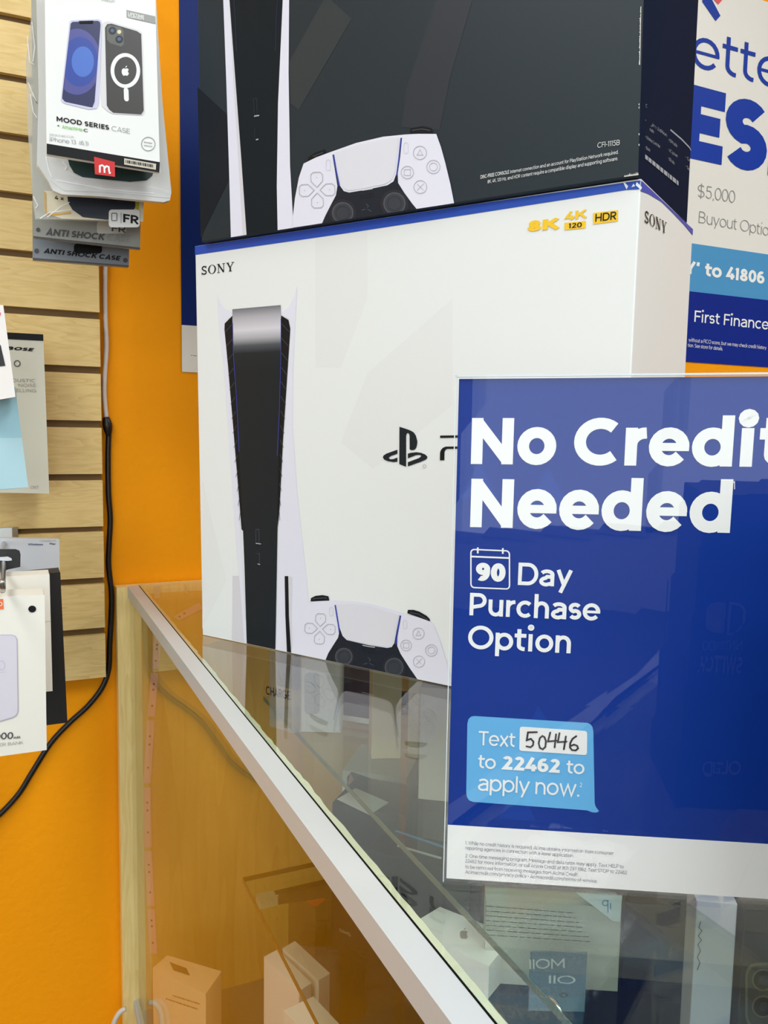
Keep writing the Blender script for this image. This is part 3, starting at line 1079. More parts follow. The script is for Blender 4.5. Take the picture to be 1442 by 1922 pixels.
shape(b, fp, Z4([(185, 338), (403, 319), (405, 540), (400, 800), (394, 1050), (389, 1320), (384, 1600), (379, 1872), (250, 1845), (240, 1500), (232, 1300), (216, 1000), (203, 720), (188, 520)]), slab, .0007)
sstroke(b, fp, Z4([(187, 400), (190, 540), (204, 730), (216, 980)]), .9, blue_line, .0008)
sstroke(b, fp, Z4([(405, 380), (405, 540), (398, 800), (388, 1000)]), .9, blue_line, .0008)
for q in ([(292, 1330), (306, 1330), (306, 1395), (292, 1395), (292, 1330)], [(296, 1440), (308, 1440), (308, 1487), (298, 1485)]):
    sstroke(b, fp, Z4(q), .7, vent_line, .0008)
sstroke(b, fp, Z4([(292, 1393), (315, 1396)]), 1.2, pad_line, .0009)
sstroke(b, fp, Z4([(300, 1486), (311, 1489)]), 1.2, pad_line, .0009)
shape(b, fp, Z4([(421, 1541), (437, 1541), (440, 1720), (450, 1889), (431, 1885), (424, 1720)]), con_vent, .0006)
shape(b, fp, Z4([(437, 1541), (455, 1546), (452, 1720), (456, 1888), (450, 1887), (441, 1720)]), con_shade, .0005)
b.build('console_picture', wbox, 'printed picture of an upright white and black console')


def controller(pl, Z, parent, spec, lift=.0):
    b = MB()
    shape(b, pl, Z(spec['body']), con_white, .0009)
    shape(b, pl, Z(spec['dark']), pad_dark, .0011)
    shape(b, pl, Z(spec['touch']), pad_touch, .0012)
    for q in spec['blue']:
        sstroke(b, pl, Z(q), spec['bw'], blue_line, .0013)
    for q in spec['shoulder']:
        shape(b, pl, Z(q), con_vent, .0010)
    for q in spec['shine']:
        sstroke(b, pl, Z(q), 1.0, vent_line, .0011)
    k = spec['k']
    for c, r_ in spec['sticks']:
        p = Z([c])[0]
        disc(b, pl, p, r_ * 1.25 * k, mat('print_stick_well', (21, 27, 36), .38), .0012)
        disc(b, pl, p, r_ * k, stick_r, .00125)
        disc(b, pl, p, r_ * .88 * k, stick, .0013)
        ringline(b, pl, p, r_ * .62 * k, 1.2, mat('print_stick_core', (34, 41, 50), .38), .0014)
    for c, r_, sym in spec['buttons']:
        p = Z([c])[0]
        ringline(b, pl, p, r_ * k, 1.0, pad_line, .0012)
        s = r_ * k * .5
        if sym == 't':
            sstroke(b, pl, [(p[0], p[1] - s), (p[0] + s * .9, p[1] + s * .7), (p[0] - s * .9, p[1] + s * .7), (p[0], p[1] - s)], .8, pad_line, .0012)
        elif sym == 's':
            sstroke(b, pl, [(p[0] - s, p[1] - s * .9), (p[0] + s, p[1] - s), (p[0] + s, p[1] + s), (p[0] - s, p[1] + s * .9), (p[0] - s, p[1] - s * .9)], .8, pad_line, .0012)
        elif sym == 'o':
            ringline(b, pl, p, s * 1.2, .8, pad_line, .0012)
        else:
            sstroke(b, pl, [(p[0] - s, p[1] - s), (p[0] + s, p[1] + s)], .8, pad_line, .0012)
            sstroke(b, pl, [(p[0] + s, p[1] - s), (p[0] - s, p[1] + s)], .8, pad_line, .0012)
    dx, dy = spec['dpad']
    L = spec['dl']
    pet = [(0, -.16), (.33, -.50), (.33, -.86), (.2, -1.0), (-.2, -1.0), (-.33, -.86), (-.33, -.50), (0, -.16)]
    for a in range(4):
        ca, sa = math.cos(a * math.pi / 2 + spec['rot']), math.sin(a * math.pi / 2 + spec['rot'])
        sstroke(b, pl, Z([(dx + L * (x * ca - y * sa), dy + L * (x * sa + y * ca)) for x, y in pet]), 1.1, pad_line, .0012)
        q = Z([(dx + L * .7 * sa, dy - L * .7 * ca)])[0]
        disc(b, pl, q, 1.0, pad_line, .0012, 6)
    for (cx_, cy_) in spec['pills']:
        sstroke(b, pl, Z(rrect(cx_ - 15, cy_ - 36, cx_ + 15, cy_ + 36, 14) + [rrect(cx_ - 15, cy_ - 36, cx_ + 15, cy_ + 36, 14)[0]]) if k < .3 else Z(rrect(cx_ - 10, cy_ - 26, cx_ + 10, cy_ + 26, 9) + [rrect(cx_ - 10, cy_ - 26, cx_ + 10, cy_ + 26, 9)[0]]), .7, mat('print_pill', (200, 199, 205), .4), .0012)
    gx, gy, gs, gsl = spec['grille']
    for i in range(5):
        for j in range(2):
            disc(b, pl, Z([(gx + i * gs + j * gs * .3, gy + j * gs * .95 + i * gs * gsl)])[0], 1.3, con_vent, .0013, 6)
    lx_, ly_, ls = spec['emb']
    for q in ([(-.1, -.9), (.4, -.5), (.1, -.2)], [(-.9, .3), (-.2, .1)], [(.2, .1), (.9, .5)]):
        sstroke(b, pl, Z([(lx_ + ls * x, ly_ + ls * y) for x, y in q]), .9, vent_line, .0013)
    gl = spec['gleam']
    sstroke(b, pl, Z(gl), 1.2, mat('print_gleam', (190, 190, 192), .4), .0014)
    return b.build('controller_picture', parent, 'printed picture of a white and black gamepad')


Z5 = lambda L: [(540 + x * .22191, 1080 + y * .22191) for x, y in L]
controller(fp, Z5, wbox, dict(
    body=[(150, 285), (180, 225), (290, 214), (410, 211), (560, 218), (720, 242), (880, 287), (1000, 325), (1110, 352), (1215, 390), (1245, 425), (1300, 575), (1340, 700), (1400, 900), (1420, 957), (1330, 940), (1100, 891), (700, 806), (325, 722), (36, 661), (60, 500), (105, 370)],
    dark=[(402, 250), (409, 247), (425, 320), (445, 440), (470, 510), (505, 545), (700, 590), (848, 612), (886, 604), (908, 570), (928, 460), (953, 335), (966, 340), (948, 440), (934, 520), (932, 595), (960, 660), (1040, 785), (1102, 891), (700, 806), (326, 722), (350, 655), (400, 575), (432, 525), (440, 490), (430, 420), (415, 330)],
    touch=[(416, 246), (440, 340), (462, 450), (482, 512), (520, 545), (700, 583), (846, 604), (880, 597), (900, 565), (920, 460), (946, 335), (880, 310), (720, 262), (560, 238)],
    blue=[[(409, 250), (425, 345), (446, 470)], [(958, 338), (938, 460), (922, 580)]], bw=2.2,
    shoulder=[[(199, 219), (203, 190), (240, 172), (300, 165), (350, 175), (357, 212)], [(1017, 318), (1022, 290), (1070, 290), (1120, 305), (1180, 340), (1205, 365), (1210, 388)]],
    shine=[[(220, 205), (225, 195), (330, 188), (340, 200)], [(1040, 312), (1110, 325), (1190, 372)]],
    sticks=[((482, 685), 74), ((907, 775), 80)], buttons=[((1113, 490), 48, 't'), ((1008, 590), 46, 's'), ((1222, 632), 49, 'o'), ((1117, 727), 48, 'x')],
    dpad=(280, 450), dl=128, rot=.06, pills=[(375, 305), (1000, 412)], grille=(640, 622, 23, .10), emb=(690, 735, 48), k=.2219,
    gleam=[(640, 588), (700, 600), (745, 606)]))
# maker's mark and the start of the product name
b = MB()
Z6 = lambda L: [(700 + x * .11789, 780 + y * .11789) for x, y in L]
shape(b, fp, Z6([(428, 178), (530, 210), (610, 240), (660, 272), (690, 320), (712, 400), (712, 440), (700, 500), (680, 535), (645, 550), (610, 548), (590, 535), (590, 330), (582, 292), (562, 276), (545, 288), (534, 320), (534, 815), (425, 772)]), con_dark, .0005)
shape(b, fp, Z6([(395, 543), (395, 608), (300, 640), (262, 665), (262, 682), (285, 695), (330, 692), (395, 668), (395, 735), (330, 740), (240, 725), (185, 700), (163, 665), (175, 635), (220, 605)]), con_dark, .0005)
shape(b, fp, Z6([(562, 605), (620, 590), (700, 583), (770, 592), (840, 620), (873, 655), (868, 680), (840, 705), (760, 738), (562, 808), (562, 742), (740, 675), (772, 650), (768, 632), (740, 626), (690, 630), (562, 680)]), con_dark, .0005)
ringline(b, fp, Z6([(825, 805)])[0], 3.0, .8, pad_line, .0005, 14)
shape(b, fp, Z6([(1075, 318), (1700, 310), (1700, 346), (1075, 356)]), ink, .0005)
shape(b, fp, Z6([(1072, 712), (1075, 590), (1090, 545), (1120, 512), (1165, 494), (1700, 488), (1700, 524), (1190, 530), (1160, 545), (1145, 580), (1142, 712)]), ink, .0005)
b.build('product_logo', wbox, 'dark emblem and start of the product name')
b = MB()
Z2 = lambda L: [(880 + x * .38974, y * .38974) for x, y in L]
ZP = lambda x, y: Z2([(x, y)])[0]
text(b, fp, '8K', ZP(284, 1116), ZP(432, 1102), ZP(284, 1066), gold, w=.26, sp=.06)
text(b, fp, '4K', ZP(464, 1062), ZP(568, 1050), ZP(464, 1022), gold, w=.2, sp=.04)
shape(b, fp, Z2([(462, 1074), (565, 1064), (565, 1099), (462, 1109)]), gold, .0004)
text(b, fp, '120', ZP(484, 1100), ZP(546, 1094), ZP(484, 1077), ink, w=.16, lift=.0007)
shape(b, fp, Z2([(600, 1026), (720, 1012), (720, 1066), (600, 1081)]), gold, .0004)
text(b, fp, 'HDR', ZP(611, 1069), ZP(712, 1057), ZP(611, 1031), ink, w=.15, lift=.0007)
b.build('resolution_badges', wbox, 'gold display badges')
# crushed clear tape at the corner
b = MB()
tp = mat('torn_card', (214, 222, 232), .4)
for q in ([(1172, 338), (1180, 350), (1177, 356), (1171, 344)], [(1196, 342), (1206, 352), (1204, 357), (1194, 348)], [(1186, 352), (1190, 345), (1193, 350)]):
    shape(b, fp, q, tp, .0008)
b.build('scuff', wbox, 'pale scuffs at the top corner')

# ------------------------------------------------------------------ black console carton on top
bcard = mat('black_carton', (29, 41, 48), 0.45, spec=0.3)
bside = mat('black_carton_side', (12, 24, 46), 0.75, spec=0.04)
B1 = onz(378, 455, WTOP + .0008); B2 = onz(1198, 331, WTOP + .0008); B3 = onz(1309, 416, WTOP + .0008)
bp_ = Plane(B1, B2 - B1, (0, 0, 1))
bp_.vmin = .0006
sdir = np.linalg.norm(B3 - B2)
bback = -bp_.N * sdir
HB = .40
T1 = B1 + V3(0, 0, HB); T2 = B2 + V3(0, 0, HB)
pT1 = bp_.hit(366.5, -175); pT2 = bp_.hit(1218, -430)
T1 = np.array([pT1[0], pT1[1], WTOP + HB]); T2 = np.array([pT2[0], pT2[1], WTOP + HB])
cb_ = (B1 + B2) / 2 + bback / 2
bbox = thing('console_box', 'black game console box stacked on top of the white console box', 'box', (cb_[0], cb_[1], WTOP))
b = MB()
vs = [B1, B2, B2 + bback, B1 + bback, T1, T2, B2 + bback + V3(0, 0, HB), T1 + bback]
b.mesh(vs, [(3, 2, 1, 0), (4, 5, 6, 7), (0, 1, 5, 4), (2, 3, 7, 6), (3, 0, 4, 7)], bcard)
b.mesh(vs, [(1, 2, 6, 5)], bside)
b.build('carton', bbox, bevel=.0015)
bs = side_patch([B2, B2 + bback, B2 + bback + V3(0, 0, HB), T2])
Z1 = lambda L: [(340 + x * .38835, y * .38835) for x, y in L]
b = MB()
band = mat('print_band_olive', (44, 52, 54), .45, spec=.3)
band2 = mat('print_band_brown', (40, 45, 52), .45, spec=.3)
shape(b, bp_, Z1([(522, 300), (690, 0), (715, -10), (825, 92), (570, 530), (530, 500)]), band, .0002)
shape(b, bp_, Z1([(1065, 615), (1090, 430), (1190, 130), (1240, -20), (1420, -40), (1300, 380), (1250, 630)]), band2, .0002)
shape(b, bp_, Z1([(80, 420), (230, 560), (232, 870), (95, 1150)]), mat('print_band_dark', (18, 25, 32), .45, spec=.2), .0002)
b.build('print_pattern', bbox)
b = MB()
shape(b, bp_, Z1([(204, -30), (233, -30), (255, 300), (285, 700), (316, 1149), (242, 1160), (232, 780), (220, 400)]), con_white, .0004)
shape(b, bp_, Z1([(233, -30), (240, 60), (262, 360), (292, 760), (318, 1148), (300, 1151), (280, 800), (255, 400)]), con_shade, .0005)
shape(b, bp_, Z1([(494, -30), (524, -30), (521, 350), (528, 800), (545, 1114), (468, 1127), (464, 900), (470, 500), (486, 150)]), con_white, .0004)
shape(b, bp_, Z1([(234, -30), (493, -30), (485, 150), (469, 500), (463, 900), (467, 1127), (318, 1148), (290, 740), (256, 300)]), mat('print_slab_black', (18, 28, 34), .45, spec=.15), .0003)
sstroke(b, bp_, Z1([(256, -20), (265, 100), (270, 250)]), .8, mat('print_blue_dark', (32, 40, 84), .4), .0006)
sstroke(b, bp_, Z1([(470, -20), (462, 100), (458, 250)]), .8, _mats['print_blue_dark'], .0006)
sstroke(b, bp_, Z1([(352, 478), (368, 478), (370, 555), (356, 557), (352, 478)]), .6, mat('print_port', (44, 52, 56), .4), .0006)
sstroke(b, bp_, Z1([(355, 563), (380, 559)]), 1.6, pad_line, .0007)
sstroke(b, bp_, Z1([(364, 676), (376, 674)]), 1.6, pad_line, .0007)
sstroke(b, bp_, Z1([(358, 620), (358, 672)]), .6, _mats['print_port'], .0006)
b.build('console_picture', bbox, 'printed picture of a white and black console')
controller(bp_, Z1, bbox, dict(
    body=[(595, 792), (655, 762), (720, 738), (850, 692), (980, 662), (1080, 652), (1160, 647), (1236, 649), (1258, 710), (1280, 790), (1304, 890), (1322, 994), (1140, 1022), (900, 1060), (685, 1097), (545, 1117), (543, 1050), (553, 960), (572, 860)],
    dark=[(685, 1096), (700, 1045), (728, 990), (752, 945), (759, 900), (748, 830), (735, 750), (743, 747), (757, 830), (772, 900), (790, 925), (815, 932), (900, 918), (1000, 897), (1030, 878), (1044, 840), (1055, 760), (1064, 668), (1071, 668), (1062, 760), (1050, 840), (1052, 885), (1080, 930), (1120, 985), (1141, 1021), (900, 1060)],
    touch=[(750, 738), (765, 830), (780, 895), (800, 918), (820, 923), (900, 910), (995, 890), (1022, 870), (1037, 835), (1047, 760), (1057, 668), (980, 676), (850, 704)],
    blue=[[(741, 750), (755, 830), (768, 900)], [(1066, 672), (1056, 770), (1045, 850)]], bw=1.8,
    shoulder=[[(612, 777), (622, 758), (650, 740), (698, 722), (704, 742), (650, 762)], [(1108, 648), (1112, 622), (1170, 611), (1212, 620), (1222, 648)]],
    shine=[[(640, 758), (690, 738)], [(1120, 632), (1165, 625), (1208, 632)]],
    sticks=[((785, 1030), 52), ((1035, 985), 54)], buttons=[((1158, 740), 32, 't'), ((1097, 835), 30, 's'), ((1223, 808), 32, 'o'), ((1160, 905), 31, 'x')],
    dpad=(661, 920), dl=86, rot=-.03, pills=[(715, 800), (1091, 717)], grille=(872, 947, 14, -.14), emb=(900, 1010, 26), k=.38835,
    gleam=[(880, 922), (930, 914)]))
b = MB()
lw_ = mat('carton_white_ink', (205, 208, 208), .5)
text(b, bp_, 'CFI-1115B', ZP(620, 713), ZP(728, 699), ZP(620, 688), lw_, w=.11, X=.72)
text(b, bp_, 'DISC-FREE CONSOLE', ZP(58, 862), ZP(196, 837), ZP(58, 845), lw_, w=.17, X=.74)
text(b, bp_, 'Internet connection and an account for PlayStation Network required.', ZP(202, 836), ZP(722, 741), ZP(202, 820), lw_, w=.13, X=.74)
text(b, bp_, '8K, 4K, 120 Hz, and HDR content require a compatible display and supporting software.', ZP(92, 884), ZP(720, 772), ZP(92, 868), lw_, w=.13, X=.74)
b.build('small_print', bbox, 'small white lettering')
b = MB()
sw_ = mat('carton_grey_ink', (150, 156, 164), .5)
text(b, bs, 'Contents', ZP(848, 556), ZP(890, 585), ZP(848, 541), sw_, w=.11)
sstroke(b, bs, Z2([(848, 580), (900, 610), (960, 655), (1020, 705), (1060, 745), (1098, 795)]), .9, sw_)
for s_, x0_, y0_, x1_, y1_ in (('* Digital Edition', 846, 618, 948, 690), ('Console', 855, 650, 885, 672), ('* Wireless Controller', 846, 690, 916, 738), ('* Base', 846, 735, 868, 750), ('* HDMI cable', 955, 708, 998, 740), ('* AC power', 955, 752, 1000, 785), ('* USB cable', 955, 790, 985, 815), ('* Guides', 1040, 790, 1090, 835), ('* Safety', 1040, 830, 1082, 868), ):
    text(b, bs, s_, ZP(x0_, y0_), ZP(x1_, y1_), ZP(x0_, y0_ - 14), sw_, w=.1)
dashes(b, bs, ZP(845, 768), ZP(1005, 898), 2.0, sw_, .0006, 5)
b.build('contents_list', bbox, 'small pale contents list')
b = MB()
torn = mat('torn_white_edge', (205, 205, 200), .6)
rr = random.Random(3)
for i in range(26):
    y_ = 14 + i * 4.2
    xx = 1203.8 - (y_ - 14) * .02
    shape(b, bp_, [(xx - rr.uniform(.3, 2.6), y_), (xx + .6, y_ - 2), (xx + .6, y_ + 3.2), (xx - rr.uniform(0, 1.6), y_ + 3)], torn, .0006)
for y_ in (196, 202, 252, 272):
    shape(b, bp_, [(1199, y_), (1201, y_ - 2), (1201, y_ + 3)], torn, .0006)
for i in range(9):
    x_ = 1172 + i * 3
    shape(b, bp_, [(x_, 332.5 - i * .4), (x_ + 2, 328 - i * .6 + rr.uniform(-2, 1)), (x_ + 3.5, 332 - i * .4)], torn, .0006)
b.build('scuff', bbox, 'torn white card along the corner')

# ------------------------------------------------------------------ acrylic sign on the counter
S0 = onz(830, 1660, GZ); Sd = onz(1442, 1700, GZ) - S0
Sd /= np.linalg.norm(Sd)
SW, SH = .2159, .268
SN = V3(Sd[1], -Sd[0], 0)
SN = SN if SN @ (CAMP - S0) > 0 else -SN
SN /= np.linalg.norm(SN)


P_BL = S0 + V3(0, 0, .0022); P_BR = S0 + Sd * SW + V3(0, 0, .0022)
P_TL = S0 + V3(0, 0, SH); P_TR = S0 + Sd * SW + V3(0, 0, SH) + SN * .0115 + V3(0, 0, .0035)
pxs = [proj(P_BL), proj(P_BR), proj(P_TR), proj(P_TL)]
sp_ = Patch(pxs, [P_BL, P_BR, P_TR, P_TL], SW, SH)
sgnm = mat('sign_blue', (6, 50, 140), 0.5, spec=0.15)
sgwhite = mat('sign_white', (240, 238, 234), 0.45)
sgtext = mat('sign_white_ink', (240, 240, 236), 0.45)
bub = mat('sign_bubble_blue', (98, 176, 226), 0.45)
sign = thing('counter_sign', 'blue payment plan sign in a clear acrylic holder on the glass counter', 'sign', ((P_BL + P_BR) / 2 * V3(1, 1, 0) + V3(0, 0, GZ)))
acr = glass('clear_acrylic', (0.97, 0.975, 0.98), 0.032, 0.0)
NB = 8


def sheet(b, lift, m, u0=0, u1=SW, v0=0, v1=SH):
    for i in range(NB):
        for j in range(NB):
            us = [u0 + (u1 - u0) * (i + k) / NB for k in (0, 1)]
            vs_ = [v0 + (v1 - v0) * (j + k) / NB for k in (0, 1)]
            b.poly([sp_.at(us[0], vs_[0], lift), sp_.at(us[1], vs_[0], lift), sp_.at(us[1], vs_[1], lift), sp_.at(us[0], vs_[1], lift)], m)


vb0 = sp_.uv(832, 1548)[1]
vb1 = sp_.uv(1442, 1588)[1]
vbm = (vb0 + vb1) / 2
m0 = .0022
b = MB()
sheet(b, -.0004, sgnm, m0, SW - .002, vbm, SH - .0018)
sheet(b, -.0004, sgwhite, m0, SW - .002, .0012, vbm)
sheet(b, -.0010, sgwhite, m0, SW - .002, .0012, SH - .0018)
LS = -.0002
b.build('printed_sheet', sign, 'blue sheet with a white foot')
b = MB()
text(b, sp_, 'No Credit', (884, 874.5), (1416, 877.5), (884, 786.5), sgtext, w=.235, X=.80, lift=LS, sp=.085, fit='No Credi')
text(b, sp_, 'Needed', (882.5, 994.5), (1371, 1002.5), (882.5, 902.5), sgtext, w=.235, X=.80, lift=LS, sp=.085)
sstroke(b, sp_, [(1380.5, 905), (1380.5, 920)], 1.4, sgtext, LS); sstroke(b, sp_, [(1378, 908), (1380.5, 905)], 1.2, sgtext, LS)
b.build('headline_lettering', sign, 'large white headline')
b = MB()
text(b, sp_, 'Day', (972, 1103.3), (1074, 1106.5), (972, 1061), sgtext, w=.165, X=.74, lift=LS, sp=.09)
text(b, sp_, 'Purchase', (881, 1161), (1126, 1169.5), (881, 1118.7), sgtext, w=.165, X=.74, lift=LS, sp=.09)
text(b, sp_, 'Option', (877.9, 1223.5), (1070.5, 1231), (877.9, 1180), sgtext, w=.165, X=.74, lift=LS, sp=.09)
b.build('option_lettering', sign, 'white purchase option lines')
Z7 = lambda L: [(850 + x * .27051, 1020 + y * .27051) for x, y in L]
z7 = lambda x, y: Z7([(x, y)])[0]
b = MB()
cal = rrect(126, 66, 394, 332, 24)
cal = [(x, y + (x - 126) * .035 - 4) for x, y in cal]
sstroke(b, sp_, Z7(cal + [cal[0]]), 2.6, sgtext, LS)
sstroke(b, sp_, Z7([(126, 112), (394, 121)]), 3.2, sgtext, LS)
sstroke(b, sp_, Z7([(174, 48), (174, 90)]), 3.2, sgtext, LS)
sstroke(b, sp_, Z7([(348, 52), (348, 92)]), 3.2, sgtext, LS)
text(b, sp_, '90', z7(158, 281), z7(364, 287), z7(158, 155), sgtext, w=.27, lift=LS, sp=.06)
b.build('calendar_icon', sign, 'white outlined calendar page')
b = MB()
bubble = [(92, 1740), (100, 1270), (108, 1240), (126, 1222), (150, 1218), (930, 1260), (952, 1270), (966, 1290), (971, 1320), (978, 1812), (986, 1838), (1008, 1866), (990, 1876), (960, 1874), (925, 1861), (140, 1806), (112, 1796), (96, 1772)]
shape(b, sp_, Z7(bubble), bub, LS)
sb = b.build('speech_bubble', sign, 'light blue speech bubble')
b = MB()
L2 = 0.0
text(b, sp_, 'Text', z7(176, 1416), z7(428, 1428), z7(176, 1319), sgtext, w=.125, X=.76, lift=L2, sp=.05)
text(b, sp_, 'to', z7(172, 1573), z7(294, 1581), z7(172, 1477), sgtext, w=.135, X=.74, lift=L2, sp=.06)
text(b, sp_, '22462', z7(340, 1582), z7(736, 1604), z7(340, 1489), sgtext, w=.225, lift=L2, sp=.07)
text(b, sp_, 'to', z7(782, 1607), z7(906, 1613), z7(782, 1512), sgtext, w=.135, X=.74, lift=L2, sp=.06)
text(b, sp_, 'apply now.', z7(172, 1726), z7(870, 1766), z7(172, 1620), sgtext, w=.125, X=.78, lift=L2, sp=.075)
text(b, sp_, '2', z7(874, 1700), z7(890, 1701), z7(874, 1670), sgtext, w=.12, lift=L2)
b.build('bubble_lettering', sb, 'white lines of text')
b = MB()
shape(b, sp_, Z7([(458, 1440), (462, 1302), (468, 1290), (484, 1288), (910, 1314), (924, 1320), (928, 1334), (926, 1466), (920, 1478), (906, 1480), (474, 1454), (462, 1450)]), sgwhite, L2)
pen = mat('marker_ink', (46, 28, 38), .5)
for q in ([(580, 1324), (518, 1326), (510, 1380), (538, 1370), (556, 1390), (552, 1415), (535, 1428), (508, 1422)],
          [(618, 1350), (600, 1365), (592, 1400), (600, 1432), (620, 1442), (638, 1425), (642, 1385), (632, 1358), (618, 1350)],
          [(672, 1326), (656, 1388), (716, 1382)], [(712, 1338), (702, 1428)],
          [(736, 1330), (724, 1392), (784, 1388)], [(780, 1352), (766, 1440)],
          [(852, 1350), (826, 1368), (810, 1398), (808, 1428), (822, 1446), (848, 1448), (864, 1434), (858, 1416), (836, 1408), (812, 1418)]):
    sstroke(b, sp_, Z7(q), 3.4, pen, .0002, True)
b.build('code_field', sb, 'white field with a handwritten number')
b = MB()
fine = mat('sign_fine_ink', (120, 118, 132), .5)
for s_, a_, c_ in (('1. While no credit history is required, Acima obtains information from consumer', (873.2, 1586.8), (1149.5, 1605.8)),
                   ('reporting agencies in connection with a lease application.', (873.2, 1596), (1074.7, 1610.3)),
                   ('2. One-time messaging program. Message and data rates may apply. Text HELP to', (873, 1610.5), (1168, 1630.5)),
                   ('22462 for more information, or call Acima Credit at 801-297-1982. Text STOP to 22462', (873, 1620), (1174, 1641.5)),
                   ('to be removed from receiving messages from Acima Credit.', (873, 1630.5), (1083, 1645.3)),
                   ('Acimacredit.com/privacy-policy * Acimacredit.com/terms-of-service', (873, 1640), (1117.5, 1657.3))):
    text(b, sp_, s_, a_, c_, (a_[0], a_[1] - 6.3), fine, w=.1, X=.72, lift=LS)
b.build('fine_print', sign, 'tiny grey print on the white foot')
b = MB()
tri = mat('sign_triangle_tint', (12, 58, 150), .5, spec=0.15)
for q in ([(1030, 880), (985, 960), (1075, 965)], [(970, 1470), (935, 1540), (1005, 1544)], [(900, 870), (862, 940), (935, 940)], [(1010, 1330), (985, 1375), (1040, 1378)]):
    shape(b, sp_, q, tri, -.0003)
b.build('tint_pattern', sign)
# clear holder: front and back plate, foot, thin visible edges
b = MB()
sheet(b, .0012, acr)
b.build('holder_front', sign, 'glossy clear front plate')
b = MB()
aedge = mat('acrylic_edge', (208, 216, 220), .2)
e = .0009
for (u0, v0), (u1, v1) in (((0, 0), (0, SH)), ((0, SH), (SW, SH)), ((SW, 0), (SW, SH))):
    for i in range(8):
        a0, a1 = i / 8, (i + 1) / 8
        p0 = (u0 + (u1 - u0) * a0, v0 + (v1 - v0) * a0); p1 = (u0 + (u1 - u0) * a1, v0 + (v1 - v0) * a1)
        du, dv = (e, 0) if u0 == u1 else (0, e)
        q = [sp_.at(p0[0] - du, p0[1] - dv, .0013), sp_.at(p1[0] - du, p1[1] - dv, .0013), sp_.at(p1[0] + du, p1[1] + dv, .0013), sp_.at(p0[0] + du, p0[1] + dv, .0013)]
        b.prism(q, -sp_.N * .0044, aedge)
fb = -SN
foot = [S0 + V3(0, 0, .0004), S0 + Sd * SW + V3(0, 0, .0004), S0 + Sd * SW + fb * .075 + V3(0, 0, .0004), S0 + fb * .075 + V3(0, 0, .0004)]
b.build('holder_edge', sign, 'pale acrylic edges')
b = MB(); b.hexa(foot, [p + V3(0, 0, .0018) for p in foot], acr); b.build('holder_foot', sign, 'clear foot plate')

# ------------------------------------------------------------------ console box in front of the sign, outside the picture, seen as its reflection
q0 = V3(0, 0, 0)
_d = ray(1268, 1300)
vl = CAMP + _d * .515
vl[2] = GZ
mir = vl + 2 * ((S0 - vl) @ SN) * SN
ux = Sd
p0 = mir; p1 = mir + ux * .20
back_ = SN * .08
sw_box = thing('handheld_console_box', 'dark maroon handheld console box seen mirrored in the right of the blue sign', 'box', ((p0 + p1) / 2 + back_ / 2))
swm = mat('dark_maroon_carton', (34, 16, 34), .5)
b = MB()
bb = [p0 + lift0, p1 + lift0, p1 + back_ + lift0, p0 + back_ + lift0]
b.hexa(bb, [p + V3(0, 0, .20) for p in bb], swm)
b.build('carton', sw_box, bevel=.001)


class Face:
    """Artwork on a face laid out in its own centimetres."""

    def __init__(self, O, U, N):
        self.O, self.U, self.N = O, U, N

    def uv(self, x, y):
        return np.array([x, y]) * .01

    def at(self, u, v, lift=0.0):
        return self.O + self.U * u + V3(0, 0, 1) * v + self.N * lift


ff = Face(p1 + lift0, -ux, -SN)
swi = mat('carton_dim_ink', (210, 205, 225), .5)
b = MB()
text(b, ff, 'SWITCH', (16.9, 9.0), (19.35, 9.0), (16.9, 10.1), swi, w=.2)
text(b, ff, 'NINTENDO', (17.0, 10.5), (19.3, 10.5), (17.0, 11.0), swi, w=.14)
text(b, ff, 'OLED', (16.2, 2.3), (18.5, 2.3), (16.2, 3.2), swi, w=.14)
shape(b, ff, [(18.25, 13.4), (18.25, 11.5)] [::-1] + [(18.45 + .75 * math.cos(t), 12.95 + .5 * math.sin(t)) for t in np.linspace(math.pi / 2, 0, 6)] + [(18.45 + .75 * math.cos(t), 12.0 + .5 * math.sin(t)) for t in np.linspace(0, -math.pi / 2, 6)], swi)
rp_ = [(18.0, 11.5), (18.0, 13.4)] + [(17.75 - .6 * math.sin(t), 12.9 + .5 * math.cos(t)) for t in np.linspace(0, math.pi / 2, 6)] + [(17.75 - .6 * math.cos(t), 12.0 - .5 * math.sin(t)) for t in np.linspace(0, math.pi / 2, 6)] + [(18.0, 11.5)]
sstroke(b, ff, rp_, .16, swi)
b.build('carton_lettering', sw_box, 'pale lettering and console emblem')


# ------------------------------------------------------------------ goods inside the case
def stand_box(px_l, px_r, px_t, z, depth, back_dir=None):
    """A box standing on z: ground points of its near face, measured top, depth away from the viewer."""
    a, c = onz(*px_l, z), onz(*px_r, z)
    pl = Plane(a, c - a, (0, 0, 1))
    if (c - a) @ pl.U < 0:
        pl.U = -pl.U
    h = pl.uv(*px_t)[1]
    bk = -pl.N * depth
    return pl, a, c, h, bk


def put_box(name, label, cat, px_l, px_r, px_t, z, depth, m, group=None, bevel=.001, mt=None, hmax=9):
    pl, a, c, h, bk = stand_box(px_l, px_r, px_t, z, depth)
    h = min(h, hmax)
    mid = (a + c + bk) / 2
    r = thing(name, label, cat, (mid[0], mid[1], z), group)
    b = MB()
    b4 = [a, c, c + bk, a + bk]
    b4 = [p + V3(0, 0, .0006) for p in b4]
    b.hexa(b4, [p + V3(0, 0, h) for p in b4], m, mt)
    b.build('carton', r, bevel=bevel)
    return r, pl, h


